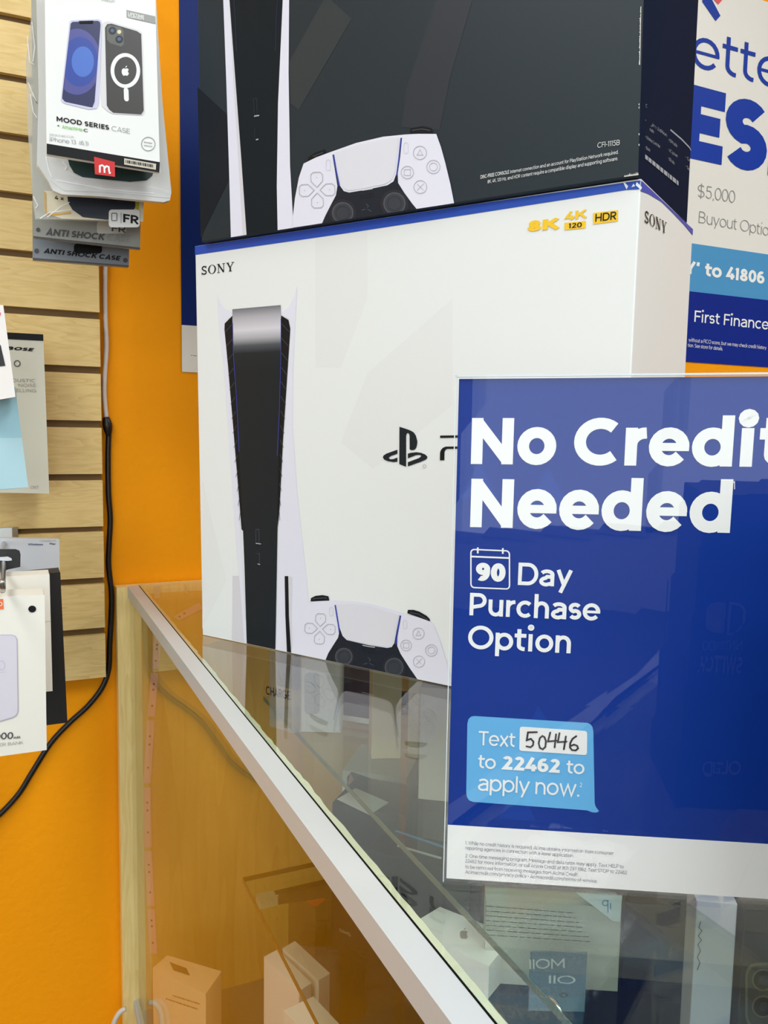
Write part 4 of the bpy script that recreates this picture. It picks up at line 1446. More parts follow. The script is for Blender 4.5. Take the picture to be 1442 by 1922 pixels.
grey_card = mat('grey_carton', (176, 172, 158), .45)
pale_card = mat('pale_carton', (214, 212, 206), .4)
cream_card = mat('cream_carton', (206, 190, 150), .45)
maroon = mat('maroon_carton', (64, 20, 34), .45)
dark_card = mat('charcoal_carton', (30, 30, 32), .45)
apple_white = mat('phone_box_white', (232, 230, 224), .35)
inkd = mat('dark_grey_ink', (70, 70, 72), .5)
clearp = film('clear_blister', (214, 216, 212), .35, .12)

# on the upper shelf, under the console boxes
r = thing('blister_pack', 'clear blister pack with a dark charger, at the far end of the upper shelf', 'package', onz(520, 1360, ZB))
pl, a, c, h, bk = stand_box((503, 1362), (552, 1378), (503, 1205), ZB, .03)
b = MB(); b4 = [a, c, c + bk, a + bk]; b.hexa([p + V3(0, 0, .0006) for p in b4], [p + V3(0, 0, h) for p in b4], clearp); b.build('blister', r, bevel=.004)
b = MB(); b.prism([p - pl.N * .012 for p in (pl.hit(508, 1230), pl.hit(508, 1290), pl.hit(544, 1300), pl.hit(544, 1238))], -pl.N * .012, dark_card)
b.build('charger', r, 'dark charger inside')
b = MB(); text(b, pl, 'CHARGE', (500, 1303), (546, 1314), (500, 1287), ink, w=.17, lift=.0006); b.build('pack_lettering', r)
r, pl, h = put_box('earbuds_box', 'white rounded earbuds box on the upper shelf beside the blister pack', 'box', (562, 1374), (640, 1376), (562, 1238), ZB, .06, apple_white, bevel=.008)
b = MB(); shape(b, pl, rrect(572, 1262, 600, 1340, 8), mat('print_light_grey', (190, 190, 188), .4), .0006); b.build('label_panel', r, 'grey printed panel')
r, pl, h = put_box('maroon_box', 'dark maroon box with a white foot stripe on the upper shelf', 'box', (640, 1352), (694, 1360), (640, 1225), ZB, .06, maroon)
b = MB(); shape(b, pl, [(640, 1341), (694, 1349), (694, 1359), (640, 1351)], pwhite, .0006); b.build('foot_stripe', r, 'white stripe')
put_box('cream_box', 'tall plain cream box on the upper shelf right of the maroon box', 'box', (697, 1425), (752, 1424), (697, 1240), ZB, .05, cream_card)
put_box('cream_box', 'narrow cream box beside the acrylic sign, second cream box on the upper shelf', 'box', (764, 1420), (784, 1424), (764, 1250), ZB, .05, cream_card)
put_box('grey_box', 'grey box on the upper shelf against the back of the blue sign', 'box', (785, 1500), (905, 1512), (785, 1290), ZB, .05, grey_card)
put_box('grey_box', 'large grey green box on the lower shelf close behind the blue sign', 'box', (782, 1572), (905, 1590), (782, 1290), ZA, .05, grey_card, hmax=.138)
# on the lower shelf
r, pl, h = put_box('phone_box', 'white phone box with a dark picture on its face, on the lower shelf', 'box', (642, 1540), (762, 1556), (642, 1446), ZA, .10, apple_white)
b = MB(); shape(b, pl, [(652, 1548), (652, 1458), (660, 1448), (700, 1462), (706, 1478), (706, 1553)], mat('print_phone_black', (58, 58, 62), .35), .0006)
shape(b, pl, [(653, 1470), (658, 1450), (672, 1478), (660, 1486)], mat('print_rose', (196, 140, 128), .4), .0008); b.build('phone_picture', r, 'dark phone picture with a rose corner')
r, pl, h = put_box('accessory_box', 'low black box with a white label on top, on the lower shelf', 'box', (622, 1640), (756, 1668), (622, 1508), ZA, .085, dark_card)
topz = ZA + h + .001
b = MB(); b.poly([onz(632, 1500, topz), onz(694, 1530, topz), onz(730, 1506, topz), onz(668, 1479, topz)], pale_card)
b.build('top_label', r, 'white printed label')
r, pl, h = put_box('tablet_box', 'long charcoal box with a blue edge line under the glass beside the sign', 'box', (690, 1720), (880, 1770), (690, 1596), ZA, .05, dark_card)
tz = ZA + h + .001
b = MB(); b.poly([onz(742, 1557, tz), onz(835, 1588, tz), onz(835, 1593, tz), onz(742, 1561, tz)], sky); b.poly([onz(746, 1585, tz), onz(830, 1609, tz), onz(828, 1613, tz), onz(746, 1589, tz)], pale_card)
b.build('edge_line', r, 'blue and white printed lines')
# flat white phone box with the fruit emblem
zf = EYE - .515
tp4 = [onz(760, 1742, zf), onz(918, 1813, zf), onz(965, 1757, zf), onz(826, 1702, zf)]
r = thing('phone_box', 'flat white phone box with a grey fruit emblem, beneath the glass by the rail', 'box', (sum(tp4) / 4) * V3(1, 1, 0) + V3(0, 0, ZA))
b = MB(); b.hexa([p - V3(0, 0, zf - ZA - .0006) for p in tp4], tp4, apple_white); b.build('carton', r, bevel=.001)
fz = Plane(tp4[0], tp4[1] - tp4[0], tp4[3] - tp4[0])


def fruit(b, pl, cx_, cy_, s, m, lift=.0005, sl=0.0):
    P = []
    for x, y in [(0, -.55), (.25, -.68), (.55, -.6), (.75, -.35), (.6, -.2), (.55, .05), (.65, .3), (.8, .4), (.6, .8), (.4, 1), (.15, .92), (0, .88), (-.15, .92), (-.4, 1), (-.65, .7), (-.82, .25), (-.8, -.25), (-.6, -.58), (-.3, -.68)]:
        P.append((cx_ + s * x + sl * y * s, cy_ + s * y))
    shape(b, pl, P, m, lift)
    shape(b, pl, [(cx_ + s * x + sl * y * s, cy_ + s * y) for x, y in [(0, -.75), (.05, -1.05), (.35, -1.3), (.32, -1.0)]], m, lift)


b = MB(); fruit(b, fz, 871, 1754, 9.5, mat('emblem_taupe', (150, 138, 118), .4)); b.build('fruit_emblem', r, 'grey fruit emblem')
r, pl, h = put_box('charger_box', 'pale grey box with lines of print and a blue charging emblem at its corner', 'box', (908, 1845), (1160, 1862), (908, 1690), ZA + .0, .03, mat('pale_grey_carton', (190, 188, 174), .45), hmax=.138)
b = MB()
for i in range(7):
    y_ = 1700 + i * 9
    dashes(b, pl, (912, y_), (1075 + i * 6, y_ + 13), 1.4, inkd, .0005, i)
b.build('printed_lines', r, 'rows of grey print')
b = MB()
shape(b, pl, [(1080, 1674), (1168, 1680), (1164, 1730), (1150, 1728)], mat('print_white_corner', (226, 236, 240), .4), .0006)
ringline(b, pl, (1136, 1694), 5, 2, sky, .0009, 16); sstroke(b, pl, [(1141, 1688), (1141, 1712)], 2, sky, .0009); sstroke(b, pl, [(1146, 1694), (1146, 1706)], 2, sky, .0009)
b.build('charging_emblem', r, 'white corner with a blue emblem')
r, pl, h = put_box('black_box', 'upright black box under the counter glass below the sign', 'box', (1165, 1850), (1292, 1888), (1165, 1690), ZA + .0, .08, mat('black_gloss_carton', (20, 22, 24), .25))
r, pl, h = put_box('white_spine_box', 'narrow pale lavender box spine with handwriting, upright below the sign', 'box', (1291, 1990), (1366, 2000), (1291, 1690), ZA, .038, mat('lavender_card', (205, 206, 220), .4))
b = MB()
sstroke(b, pl, [(1316, 1728), (1312, 1740), (1318, 1746), (1311, 1756), (1317, 1764), (1310, 1772), (1315, 1784), (1309, 1796), (1314, 1806), (1309, 1820)], 1.3, pen, .0006)
b.build('handwriting', r, 'thin pen scribble')
r, pl, h = put_box('phone_box', 'dark phone box printed with a camera module, at the lower right corner', 'box', (1379, 2010), (1520, 2020), (1379, 1702), ZA, .045, mat('phone_box_dark', (34, 34, 36), .35))
b = MB()
olive = mat('print_camera_olive', (104, 106, 84), .35)
shape(b, pl, rrect(1399, 1806, 1490, 1930, 24), olive, .0005)
shape(b, pl, rrect(1403, 1811, 1486, 1926, 21), mat('print_camera_dark', (58, 60, 52), .35), .0007)
for cy_ in (1838, 1888):
    disc(b, pl, (1432, cy_), 21, olive, .0009); disc(b, pl, (1432, cy_), 18, ink, .0010); disc(b, pl, (1434, cy_), 9, mat('print_lens_blue', (36, 46, 62), .3), .0011)
b.build('camera_picture', r, 'printed twin lens camera')
r, pl, h = put_box('reflection_card', 'small dull blue card standing in for a glass reflection by the upper shelf edge', 'card', (992, 1898), (1098, 1900), (992, 1788), ZA, .002, mat('reflection_blue', (104, 122, 134), .4))  # added card, painted as a blue reflection in the counter glass
b = MB(); text(b, pl, 'IIOM', (994, 1818), (1060, 1816), (994, 1800), pale_card, w=.12, lift=.0006); text(b, pl, 'IIO', (1030, 1845), (1080, 1846), (1030, 1830), pale_card, w=.12, lift=.0006); text(b, pl, '0', (1050, 1872), (1066, 1872), (1050, 1862), inkd, w=.2, lift=.0006)
b.build('reflection_lettering', r, 'white letters of the painted reflection')

# on the wooden deck, seen through the front glass
DZ = .30
kraft = mat('peach_carton', (244, 200, 142), .5)
tan_white = mat('ivory_carton', (236, 220, 200), .45)
zt_ = EYE - .78


def deck_box(name, label, top_px, m, zt, group=None):
    """Box on the deck: three or four measured corners of its top at height zt."""
    t4 = [onz(*p, zt) for p in top_px]
    if len(t4) == 3:
        t4.append(t4[0] + t4[2] - t4[1])
    ctr = sum(t4) / len(t4)
    r = thing(name, label, 'box', (ctr[0], ctr[1], DZ), group)
    b = MB(); b.hexa([p * V3(1, 1, 0) + V3(0, 0, DZ + .0006) for p in t4], t4, m); b.build('carton', r, bevel=.0012)
    return r, t4


r, t4 = deck_box('carry_box', 'peach carton with a handle cutout on the deck near the case end', [(286, 1817), (386, 1866), (416, 1823), (314, 1793)], kraft, zt_)
fz = Plane(t4[0], t4[1] - t4[0], t4[3] - t4[0])
b = MB()
hp = [(318, 1806), (350, 1818), (357, 1832), (326, 1822)]
shape(b, fz, hp, mat('handle_slot', (120, 76, 30), .6), .0006)
b.build('handle_slot', r, 'dark handle cutout')
fr = Plane(t4[0], t4[1] - t4[0], (0, 0, 1))
b = MB(); dashes(b, fr, (325, 1868), (375, 1884), 1.6, mat('carton_brown_ink', (150, 104, 60), .5), .0006, 3); dashes(b, fr, (312, 1874), (372, 1894), 1.6, _mats['carton_brown_ink'], .0006, 4)
b.build('printed_lines', r, 'faint brown print')
r, t4 = deck_box('tall_white_box', 'tall ivory box on the deck under the lower shelf, left one of a close pair', [(495, 1796), (561, 1861), (585, 1845), (521, 1782)], tan_white, EYE - .70)
r, t4 = deck_box('tall_white_box', 'tall ivory box on the deck under the lower shelf, taller right one of the pair', [(530, 1780), (598, 1840), (620, 1827), (554, 1766)], tan_white, EYE - .697)
r, t4 = deck_box('small_white_box', 'small ivory box on the deck in front of the tall pair', [(532, 1897), (570, 1935), (640, 1925), (588, 1870)], tan_white, EYE - .675)
r, t4 = deck_box('brown_box', 'dark brown box with an orange red top inside the case', [(541, 1672), (592, 1704), (614, 1690), (556, 1664)], mat('brown_carton', (84, 58, 30), .5), EYE - .66)
b = MB(); b.poly([p + V3(0, 0, .001) for p in t4], mat('orange_red_card', (196, 62, 18), .5)); b.build('top_face', r, 'orange red top')
r, t4 = deck_box('large_dark_box', 'large dark maroon brown box deep inside the case by the rail', [(608, 1652), (790, 1900), (900, 1880), (700, 1640)], mat('oxblood_carton', (52, 24, 12), .5), EYE - .64)
pl = Plane(t4[0], t4[1] - t4[0], (0, 0, 1))
b = MB(); text(b, pl, 'SAMS', (639, 1748), (660, 1758), (639, 1742), grey_card, w=.15, lift=.0008); b.build('brand_lettering', r, 'small pale lettering')
r, t4 = deck_box('black_bag_box', 'low black box on the deck at the bottom behind the rail', [(640, 1925), (800, 2010), (880, 1930), (766, 1875)], dark_card, EYE - .60)

# ------------------------------------------------------------------ goods hanging on the slatwall
pw = mat('package_white', (232, 232, 230), .35)
hk = mat('hook_steel', (190, 190, 186), .2, .9)


def hang(name, label, outline, Y, thick, m, group=None, cat='package', bevel=.001, mb=None, part='carton'):
    pts = [ony(x, y, Y) for x, y in outline]
    ctr = sum(pts) / len(pts)
    r = thing(name, label, cat, (ctr[0], Y + thick / 2, min(p[2] for p in pts)), group)
    b = MB(); b.prism(pts, V3(0, thick, 0), m, mb)
    b.build(part, r, bevel=bevel)
    return r, Plane(pts[0], (1, 0, 0), (0, 0, 1)), pts


ZA_ = lambda L: [(x * .27739, y * .27739) for x, y in L]
za = lambda x, y: (x * .27739, y * .27739)
# 1 front box
r, pl, _ = hang('phone_case_box', 'white hanging phone case box with two printed phones, frontmost on its hook', ZA_([(300, -260), (1045, -340), (1050, 0), (1083, 1165), (316, 1043)]), .94, .007, pw)
b = MB()
L0 = .0005
shape(b, pl, ZA_([(855, 68), (1050, 112), (1052, 162), (857, 118)]), mat('print_mid_grey', (150, 150, 148), .4), L0)
text(b, pl, 'LIFETIME', za(866, 105), za(975, 128), za(866, 84), pw, w=.2, lift=.0008)
text(b, pl, 'WARRANTY', za(866, 120), za(975, 142), za(866, 104), pw, w=.2, lift=.0008)
text(b, pl, 'PRO+', za(690, 8), za(778, 18), za(690, -12), mat('print_soft_grey', (170, 170, 170), .4), w=.14, lift=.0008)
text(b, pl, 'MOOD SERIES', za(383, 820), za(738, 880), za(383, 788), ink, w=.2, lift=.0006, sp=.14)
text(b, pl, 'CASE', za(755, 884), za(880, 906), za(755, 852), mat('print_soft_grey2', (120, 120, 120), .4), w=.08, lift=.0006, sp=.12)
text(b, pl, '+', za(386, 858), za(404, 861), za(386, 838), ink, w=.12, lift=.0006)
text(b, pl, 'AttachMe', za(420, 868), za(560, 890), za(420, 846), mat('print_green', (130, 200, 90), .4), w=.14, lift=.0006)
text(b, pl, 'C', za(566, 892), za(598, 895), za(566, 872), ink, w=.16, lift=.0006)
text(b, pl, 'DESIGNED FOR', za(338, 918), za(500, 936), za(338, 904), _mats['print_soft_grey'], w=.1, lift=.0006)
text(b, pl, 'iPhone 13  (6.1)', za(336, 956), za(598, 986), za(336, 928), mat('print_soft_grey3', (146, 146, 146), .4), w=.1, lift=.0006)
shape(b, pl, ZA_([(316, 972), (1082, 1098), (1078, 1168), (316, 1043)]), ink, L0)
shape(b, pl, ZA_([(840, 1072), (1056, 1110), (1054, 1150), (840, 1114)]), mat('print_barcode_bg', (200, 192, 176), .4), .0008)
for i in range(16):
    x_ = 852 + i * 12
    sstroke(b, pl, ZA_([(x_, 1084 + (x_ - 852) * .17), (x_, 1104 + (x_ - 852) * .17)]), 1.2 + (i % 3) * .6, ink, .0011)
ringline(b, pl, za(1003, 975), 46 * .277, 1.2, mat('print_ring_grey', (140, 140, 140), .4), .0006)
dashes(b, pl, za(975, 962), za(1030, 970), 1.4, pgrey, .0006, 6)
dashes(b, pl, za(975, 984), za(1030, 992), 1.4, pgrey, .0006, 7)
b.build('box_print', r)
b = MB()
lilac = mat('print_phone_lilac', (200, 198, 222), .35)
shape(b, pl, ZA_([(470, 150), (485, 138), (665, 130), (685, 140), (690, 165), (668, 700), (655, 735), (600, 742), (430, 700), (412, 680), (415, 640)]), lilac, L0)
scr = mat('print_screen_navy', (42, 46, 88), .3)
shape(b, pl, ZA_([(478, 162), (490, 150), (660, 142), (676, 150), (680, 172), (640, 690), (625, 728), (600, 724), (440, 690), (420, 668), (422, 640)]), scr, .0007)
for cc, rr_, cl in (((520, 420), 200, (78, 80, 146)), ((540, 420), 150, (44, 70, 156)), ((560, 420), 92, (74, 112, 196))):
    P = []
    for i in range(40):
        t = 2 * math.pi * i / 40
        x_ = cc[0] + rr_ * .82 * math.cos(t); y_ = cc[1] + rr_ * 1.12 * math.sin(t)
        xl_ = 478 - (y_ - 162) * .107; xr_ = 678 - (y_ - 170) * .075
        P.append((min(max(x_, xl_), xr_), min(max(y_, 160), 700)))
    shape(b, pl, ZA_(P), mat('print_screen_%d' % rr_, cl, .3), .0008 + .0001 * (215 - rr_) / 60)
shape(b, pl, ZA_([(533, 146), (632, 143), (628, 160), (538, 162)]), ink, .0014)
b.build('phone_picture', r, 'printed phone with a blue swirl screen')
b = MB()
shape(b, pl, ZA_([(690, 165), (705, 150), (735, 145), (940, 205), (962, 225), (978, 760), (960, 782), (760, 770), (730, 755), (690, 720), (678, 640)]), mat('print_case_clear', (214, 212, 214), .35), L0)
shape(b, pl, ZA_([(710, 190), (725, 165), (755, 162), (925, 212), (955, 232), (972, 750), (955, 776), (765, 764), (738, 742), (722, 715)]), mat('print_case_dark', (54, 50, 50), .35), .0007)
shape(b, pl, ZA_([(722, 190), (738, 172), (815, 185), (835, 210), (838, 300), (820, 318), (745, 295), (724, 270)]), mat('print_bump', (92, 92, 88), .3), .0008)
for cc, rr_ in (((760, 210), 26), ((806, 268), 26)):
    disc(b, pl, za(*cc), rr_ * .277, mat('print_lens', (22, 28, 40), .25), .0010); disc(b, pl, za(*cc), rr_ * .13, mat('print_lens_glint', (70, 92, 130), .25), .0011)
disc(b, pl, za(806, 218), 14 * .277, mat('print_flash', (220, 210, 170), .3), .0010)
ringline(b, pl, za(848, 480), 88 * .277, 24 * .277, pw, .0009, 36, ry=106 * .277)
sstroke(b, pl, ZA_([(853, 612), (855, 672)]), 32 * .277, pw, .0009, True)
fruit(b, pl, 848 * .27739, 485 * .27739, 8.5, pw, .0009)
b.build('case_picture', r, 'printed dark case with a white ring and fruit emblem')
b = MB()
shape(b, pl, ZA_([(636, 1062), (776, 1098), (778, 1198), (642, 1180)]), mat('brand_red', (200, 24, 28), .4), .0009)
for q in ([(675, 1170), (675, 1125), (690, 1120), (705, 1130), (707, 1172)], [(707, 1140), (720, 1126), (735, 1132), (738, 1165)]):
    sstroke(b, pl, ZA_(q), 3.2, pw, .0012)
disc(b, pl, za(742, 1172), 2.2, pw, .0012, 8)
rt = b.build('red_tab', r, 'red tab with a white letter m')
# hook carrying it
hooks = []
for (x_, y_, yend, lab) in ((185, -95, .86, 'steel display hook carrying the phone case packages on the slatwall'), (8, 1000, .80, 'short chrome display hook above the power bank boxes')):
    w0 = ony(x_, y_, SY)
    q = ony(x_, y_, SY)
    hr = thing('display_hook', lab, 'hook', (w0[0], SY - .01, w0[2]))
    b = MB(); b.tube([(w0[0], SY, w0[2]), (w0[0], yend + .02, w0[2]), (w0[0], yend, w0[2] + .012)], .0028, hk); b.build('hook_rod', hr, smooth=True)
    b = MB(); b.box((w0[0] - .018, SY - .004, w0[2] - .006), (w0[0] + .018, SY + .001, w0[2] + .008), hk); b.build('hook_plate', hr, bevel=.001)
# 2 white pouch with dark green case
pouch = film('white_pouch', (230, 230, 228), .92, .2)
r, pl, _ = hang('phone_case_pouch', 'white plastic pouch with a dark green case, behind the front phone case box', ZA_([(240, -300), (1040, -300), (1062, 110), (1100, 700), (1160, 1300), (1150, 1355), (1110, 1368), (700, 1330), (420, 1315), (360, 1290), (330, 1230), (250, 1110), (262, 600)]), .975, .008, pouch, bevel=.002, part='pouch')
b = MB(); shape(b, pl, ZA_([(455, 1060), (1060, 1100), (1030, 1190), (990, 1222), (880, 1232), (560, 1200), (500, 1170), (470, 1120)]), mat('case_green', (22, 52, 50), .35), .0008)
b.build('phone_case', r, 'dark green phone case')
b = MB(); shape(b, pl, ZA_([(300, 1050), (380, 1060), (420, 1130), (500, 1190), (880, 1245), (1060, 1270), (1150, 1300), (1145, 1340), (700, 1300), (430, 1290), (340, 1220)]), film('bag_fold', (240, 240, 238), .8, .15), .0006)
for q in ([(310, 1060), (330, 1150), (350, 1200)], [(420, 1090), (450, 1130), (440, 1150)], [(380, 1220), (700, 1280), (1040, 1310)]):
    sstroke(b, pl, ZA_(q), 2.0, mat('film_glint', (250, 250, 250), .1), .0010)  # white strokes painted as light glinting on the pouch folds
b.build('pouch_seam', r, 'folded seam with painted glints')
# 3 clear bag with yellow and black card
cbag = film('clear_bag', (222, 222, 214), .42, .08)
r, pl, _ = hang('clear_case_bag', 'clear plastic bag with a yellow edged dark case, third on the phone case hook', ZA_([(215, -300), (1000, -300), (975, 1320), (970, 1450), (940, 1500), (240, 1480), (225, 1380), (190, 900), (175, 420), (210, 120)]), 1.01, .005, cbag, bevel=.001, part='bag')
b = MB()
shape(b, pl, ZA_([(300, 1290), (975, 1330), (968, 1500), (420, 1480), (330, 1450), (302, 1430)]), mat('card_cream', (224, 214, 188), .4), .0003)
shape(b, pl, ZA_([(455, 1318), (870, 1335), (915, 1340), (915, 1400), (880, 1480), (720, 1488), (560, 1470), (490, 1420), (460, 1370)]), mat('case_navy', (22, 34, 50), .35), .0008)
shape(b, pl, ZA_([(915, 1345), (945, 1345), (935, 1430), (918, 1420)]), mat('card_lime', (176, 176, 40), .4), .0009)
sstroke(b, pl, ZA_([(305, 1300), (308, 1430), (340, 1455), (480, 1440)]), 3, mat('card_yellow', (222, 168, 50), .4), .0008)
text(b, pl, '4 x', za(370, 1350), za(432, 1356), za(370, 1325), ink, w=.16, lift=.0010)
b.build('insert_card', r, 'cream card with a navy case')
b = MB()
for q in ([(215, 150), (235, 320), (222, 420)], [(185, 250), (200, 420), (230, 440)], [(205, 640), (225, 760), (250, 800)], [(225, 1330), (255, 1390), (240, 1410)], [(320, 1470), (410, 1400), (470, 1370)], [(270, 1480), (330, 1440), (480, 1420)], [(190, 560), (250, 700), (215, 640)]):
    sstroke(b, pl, ZA_(q), 1.6, _mats['film_glint'], .0012)  # highlights of the clear film, painted as thin white lines
b.build('film_glints', r, 'painted glints on the film creases')
b = MB(); shape(b, pl, ZA_(rrect(735, 1420, 945, 1540, 22)), pw, .0014)
text(b, pl, 'FR', za(832, 1505), za(936, 1520), za(832, 1448), ink, w=.2, lift=.0017)
sstroke(b, pl, ZA_([(818, 1440), (818, 1512)]), 1, pgrey, .0017); q = rrect(755, 1445, 790, 1495, 6); sstroke(b, pl, ZA_(q + [q[0]]), 1.4, inkd, .0017)
b.build('sticker', r, 'white sticker with the letters F R')
# 4, 5 grey packs
gpack = mat('grey_pack', (150, 150, 144), .35)
gpack2 = mat('grey_pack_blue', (132, 138, 146), .35)
r, pl, _ = hang('case_package', 'grey hanging case package with slanted black lettering, upper of the two', ZA_([(225, -250), (985, -250), (948, 1685), (225, 1605)]), 1.045, .008, gpack)
b = MB()
text(b, pl, 'ANTI SHOCK', za(310, 1590), za(700, 1625), za(310, 1545), inkd, w=.22, lift=.0006, slant=.25)
text(b, pl, 'CASE', za(720, 1628), za(880, 1640), za(720, 1580), _mats['print_ring_grey'], w=.2, lift=.0006, slant=.25)
disc(b, pl, za(258, 1555), 4, inkd, .0006, 12)
shape(b, pl, ZA_([(225, 1598), (948, 1676), (948, 1690), (225, 1608)]), inkd, .0007)
b.build('pack_lettering', r)
b = MB(); shape(b, pl, ZA_(rrect(655, 1500, 855, 1582, 18)), mat('sticker_grey', (196, 192, 184), .4), .0009); text(b, pl, 'FR', za(755, 1565), za(850, 1578), za(755, 1520), inkd, w=.16, lift=.0012)
b.build('sticker', r, 'greyish sticker with the letters F R')
r, pl, _ = hang('case_package', 'blue grey hanging case package with a black notch, lowest on its hook', ZA_([(215, -250), (920, -250), (872, 1805), (222, 1755)]), 1.08, .010, gpack2)
b = MB()
text(b, pl, 'ANTI SHOCK CASE', za(295, 1712), za(808, 1764), za(295, 1680), ink, w=.22, lift=.0006, slant=.25)
shape(b, pl, ZA_(rrect(500, 1650, 690, 1715, 20)), ink, .0008)
for cxy in ((248, 1698), (848, 1762)):
    disc(b, pl, za(*cxy), 4.5, inkd, .0006, 12)
shape(b, pl, ZA_([(222, 1745), (872, 1796), (872, 1808), (222, 1758)]), inkd, .0007)
b.build('pack_lettering', r)

# earphone box, hung lower left
ZH = lambda L: [(x * .208, 560 + y * .208) for x, y in L]
zh = lambda x, y: (x * .208, 560 + y * .208)
bose = mat('stone_carton', (206, 202, 186), .4)
r, pl, _ = hang('headphone_box', 'stone coloured headphone box with a black top, hung flat on the slatwall', ZH([(-260, 295), (390, 325), (445, 1762), (-260, 1748)]), 1.19, .035, bose)
b = MB(); shape(b, pl, ZH([(-260, 290), (390, 325), (392, 384), (-260, 352)]), ink, .0006); b.build('top_band', r, 'black top band')
b = MB()
text(b, pl, 'BOSE', zh(60, 462), zh(290, 478), zh(60, 432), ink, w=.26, lift=.0006, slant=.3)
ringline(b, pl, zh(155, 588), 5.4, 1.8, inkd, .0006)
soft = mat('stone_ink', (158, 152, 138), .5)
text(b, pl, 'ACOUSTIC', zh(20, 752), zh(322, 757), zh(20, 722), soft, w=.13, lift=.0006, sp=.2)
text(b, pl, 'NOISE', zh(168, 798), zh(325, 800), zh(168, 768), soft, w=.13, lift=.0006, sp=.2)
text(b, pl, 'CANCELLING', zh(-20, 842), zh(328, 846), zh(-20, 812), soft, w=.13, lift=.0006, sp=.2)
text(b, pl, 'OST', zh(275, 1718), zh(350, 1716), zh(275, 1692), soft, w=.12, lift=.0006, sp=.2)
b.build('box_lettering', r)
r, pl, _ = hang('white_card_box', 'white box with a black panel hanging at the left edge above the blue package', ZH([(-200, 40), (30, 62), (140, 890), (-200, 945)]), 1.05, .022, mat('warm_white_carton', (236, 230, 226), .4), mb=mat('carton_side_taupe', (150, 138, 120), .5))
b = MB(); shape(b, pl, ZH([(-200, 395), (5, 420), (48, 608), (-200, 640)]), dark_card, .0006); disc(b, pl, zh(-14, 140), 4.5, mat('print_pink', (226, 84, 130), .4), .0006); b.build('box_print', r, 'black panel and pink dot')
r, pl, _ = hang('blue_package', 'light blue package hanging at the left edge below the white box', ZH([(-220, 800), (138, 800), (255, 1708), (-220, 1745)]), 1.085, .012, mat('light_blue_pack', (150, 194, 208), .4))
b = MB(); shape(b, pl, ZH([(-220, 1262), (198, 1258), (255, 1706), (-220, 1740)]), mat('lighter_blue_pack', (172, 208, 218), .4), .0006); b.build('lower_band', r, 'paler lower band')

# power bank boxes, lowest left
ZD = lambda L: [(x * .24449, 970 + y * .24449) for x, y in L]
zd = lambda x, y: (x * .24449, 970 + y * .24449)
ivory = mat('ivory_white_carton', (234, 230, 220), .4)


def sbox(name, label, front, Y, depth, m, group=None, mtop=None):
    """Hanging box whose top is seen from above: front outline BL BR TR TL at Y, body running back."""
    pts = [ony(*p, Y) for p in front]
    ctr = sum(pts) / 4
    r = thing(name, label, 'box', (ctr[0], Y + depth / 2, pts[0][2]), group)
    b = MB(); b.prism(pts, V3(0, depth, 0), m); b.build('carton', r, bevel=.0012)
    return r, Plane(pts[0], (1, 0, 0), (0, 0, 1))


r, pl = sbox('power_bank_box', 'white power bank box with a lavender picture, frontmost at lower left', ZD([(-330, 1884), (359, 1790), (343, 600), (-330, 622)]), .86, .035, ivory)
b = MB()
lav = mat('print_lavender', (214, 209, 220), .4)
lav2 = mat('print_lavender_edge', (188, 182, 204), .4)
P = [(-200, 905)] + [(x, y) for x, y in ((90, 903), (118, 912), (133, 940), (142, 1490), (130, 1522), (105, 1542), (0, 1572), (-200, 1600))]
shape(b, pl, ZD(P), lav2, .0006)
shape(b, pl, ZD([(-200, 910), (88, 909), (114, 918), (128, 944), (136, 1486), (124, 1516), (100, 1535), (0, 1564), (-200, 1592)]), lav, .0009)
ringline(b, pl, zd(12, 1138), 6.2, .8, lav2, .0012, 18, ry=8.5)
sstroke(b, pl, ZD([(-30, 1197), (48, 1190)]), .6, lav2, .0012)
b.build('bank_picture', r, 'printed lavender power bank')
b = MB()
disc(b, pl, zd(247, 707), 7.4, ink, .0006, ry=6.4)
shape(b, pl, ZD([(-60, 632), (24, 630), (28, 708), (-60, 712)]), mat('print_orange', (238, 116, 60), .4), .0006)
ringline(b, pl, zd(2, 668), 3.4, 1.4, pw, .0009, 14)
text(b, pl, '10000', zd(-118, 1716), zd(100, 1702), zd(-118, 1664), inkd, w=.15, lift=.0006)
text(b, pl, 'mAh', zd(105, 1702), zd(156, 1698), zd(105, 1684), inkd, w=.2, lift=.0006)
text(b, pl, 'POWER BANK', zd(-110, 1772), zd(178, 1742), zd(-110, 1748), pgrey, w=.09, lift=.0006)
b.build('box_print', r, 'dark lettering and orange square')
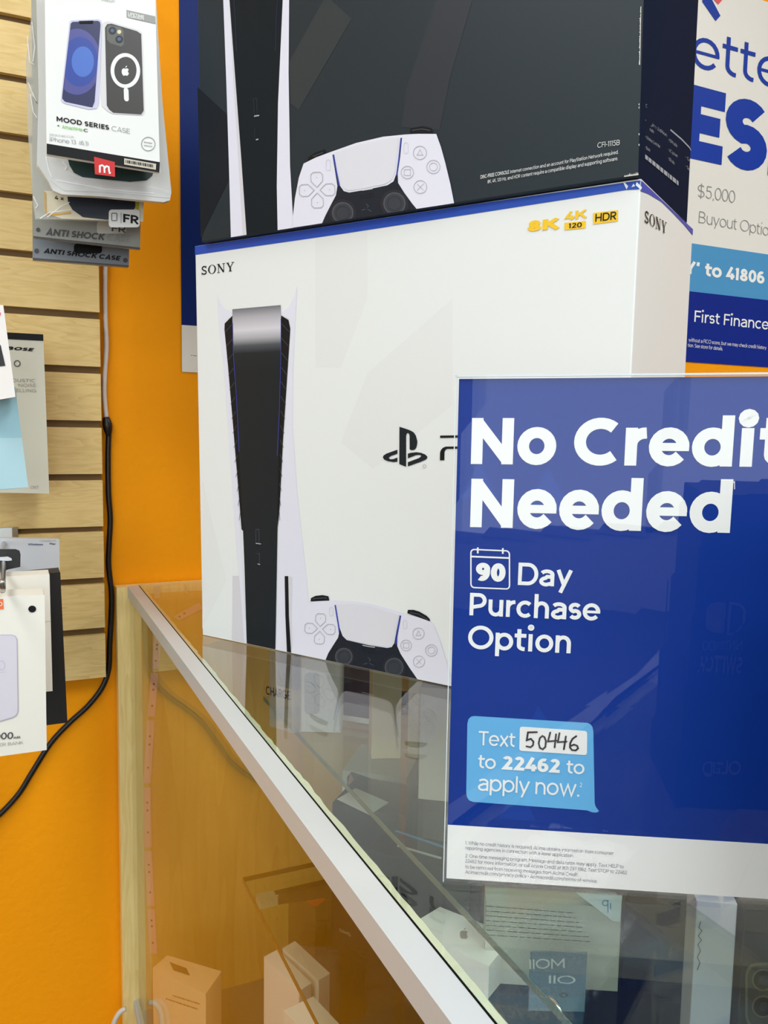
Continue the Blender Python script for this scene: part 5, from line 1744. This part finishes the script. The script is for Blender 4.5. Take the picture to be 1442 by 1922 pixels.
r, pl = sbox('power_bank_box', 'second ivory box, directly behind the front power bank box', ZD([(-330, 1400), (404, 1338), (380, 440), (-330, 478)]), .945, .03, ivory)
b = MB(); sstroke(b, pl, ZD([(345, 806), (392, 800)]), .6, pgrey, .0006); b.build('lid_seam', r, 'thin lid seam')
r, pl = sbox('slim_black_box', 'tall black box hanging behind the ivory power bank boxes', ZD([(-330, 1690), (518, 1580), (463, 425), (-330, 500)]), 1.03, .035, mat('matt_black_carton', (17, 16, 17), .5))
r, pl = sbox('grey_white_pack', 'pale grey accessory pack with rounded corners, rearmost on the lower hook', ZD([(-330, 560), (462, 560), (455, 172), (-330, 158)]), 1.15, .012, mat('cool_white_pack', (206, 208, 214), .3))
b = MB()
text(b, pl, 'Windows', zd(216, 218), zd(330, 218), zd(216, 204), mat('print_indigo', (60, 62, 110), .4), w=.2, lift=.0006)
text(b, pl, 'Mac', zd(380, 212), zd(428, 214), zd(380, 198), inkd, w=.2, lift=.0006)
text(b, pl, 'Compatible with', zd(305, 190), zd(430, 190), zd(305, 178), pgrey, w=.09, lift=.0006)
b.build('pack_lettering', r)
pts = [ony(*p, .985) for p in ZD([(-80, 250), (120, 250), (150, 262), (158, 290), (156, 385), (60, 405), (-80, 470)])]
r = thing('hanger_tab', 'black plastic hanger tab with a slot, above the power bank boxes', 'hanger', sum(pts) / len(pts))
b = MB(); b.prism(pts, V3(0, .003, 0), mat('hanger_black', (24, 27, 30), .3)); b.build('tab', r, bevel=.001)
pl = Plane(pts[0], (1, 0, 0), (0, 0, 1))
b = MB(); shape(b, pl, ZD([(-20, 310), (60, 305), (88, 318), (92, 334), (60, 338), (-20, 334)]), _mats['cool_white_pack'], .0006); b.build('hanger_slot', r, 'pale slot showing through')
# chrome label end of the lower hook
w0 = ony(8, 1001, .88)
b = MB(); b.box((w0[0] - .02, .88, w0[2] - .004), (w0[0] + .008, .884, w0[2] + .005), hk)
tag(b.build('hook_label_holder', bevel=.001), 'small chrome price label holder at the left edge above the boxes', 'label holder')
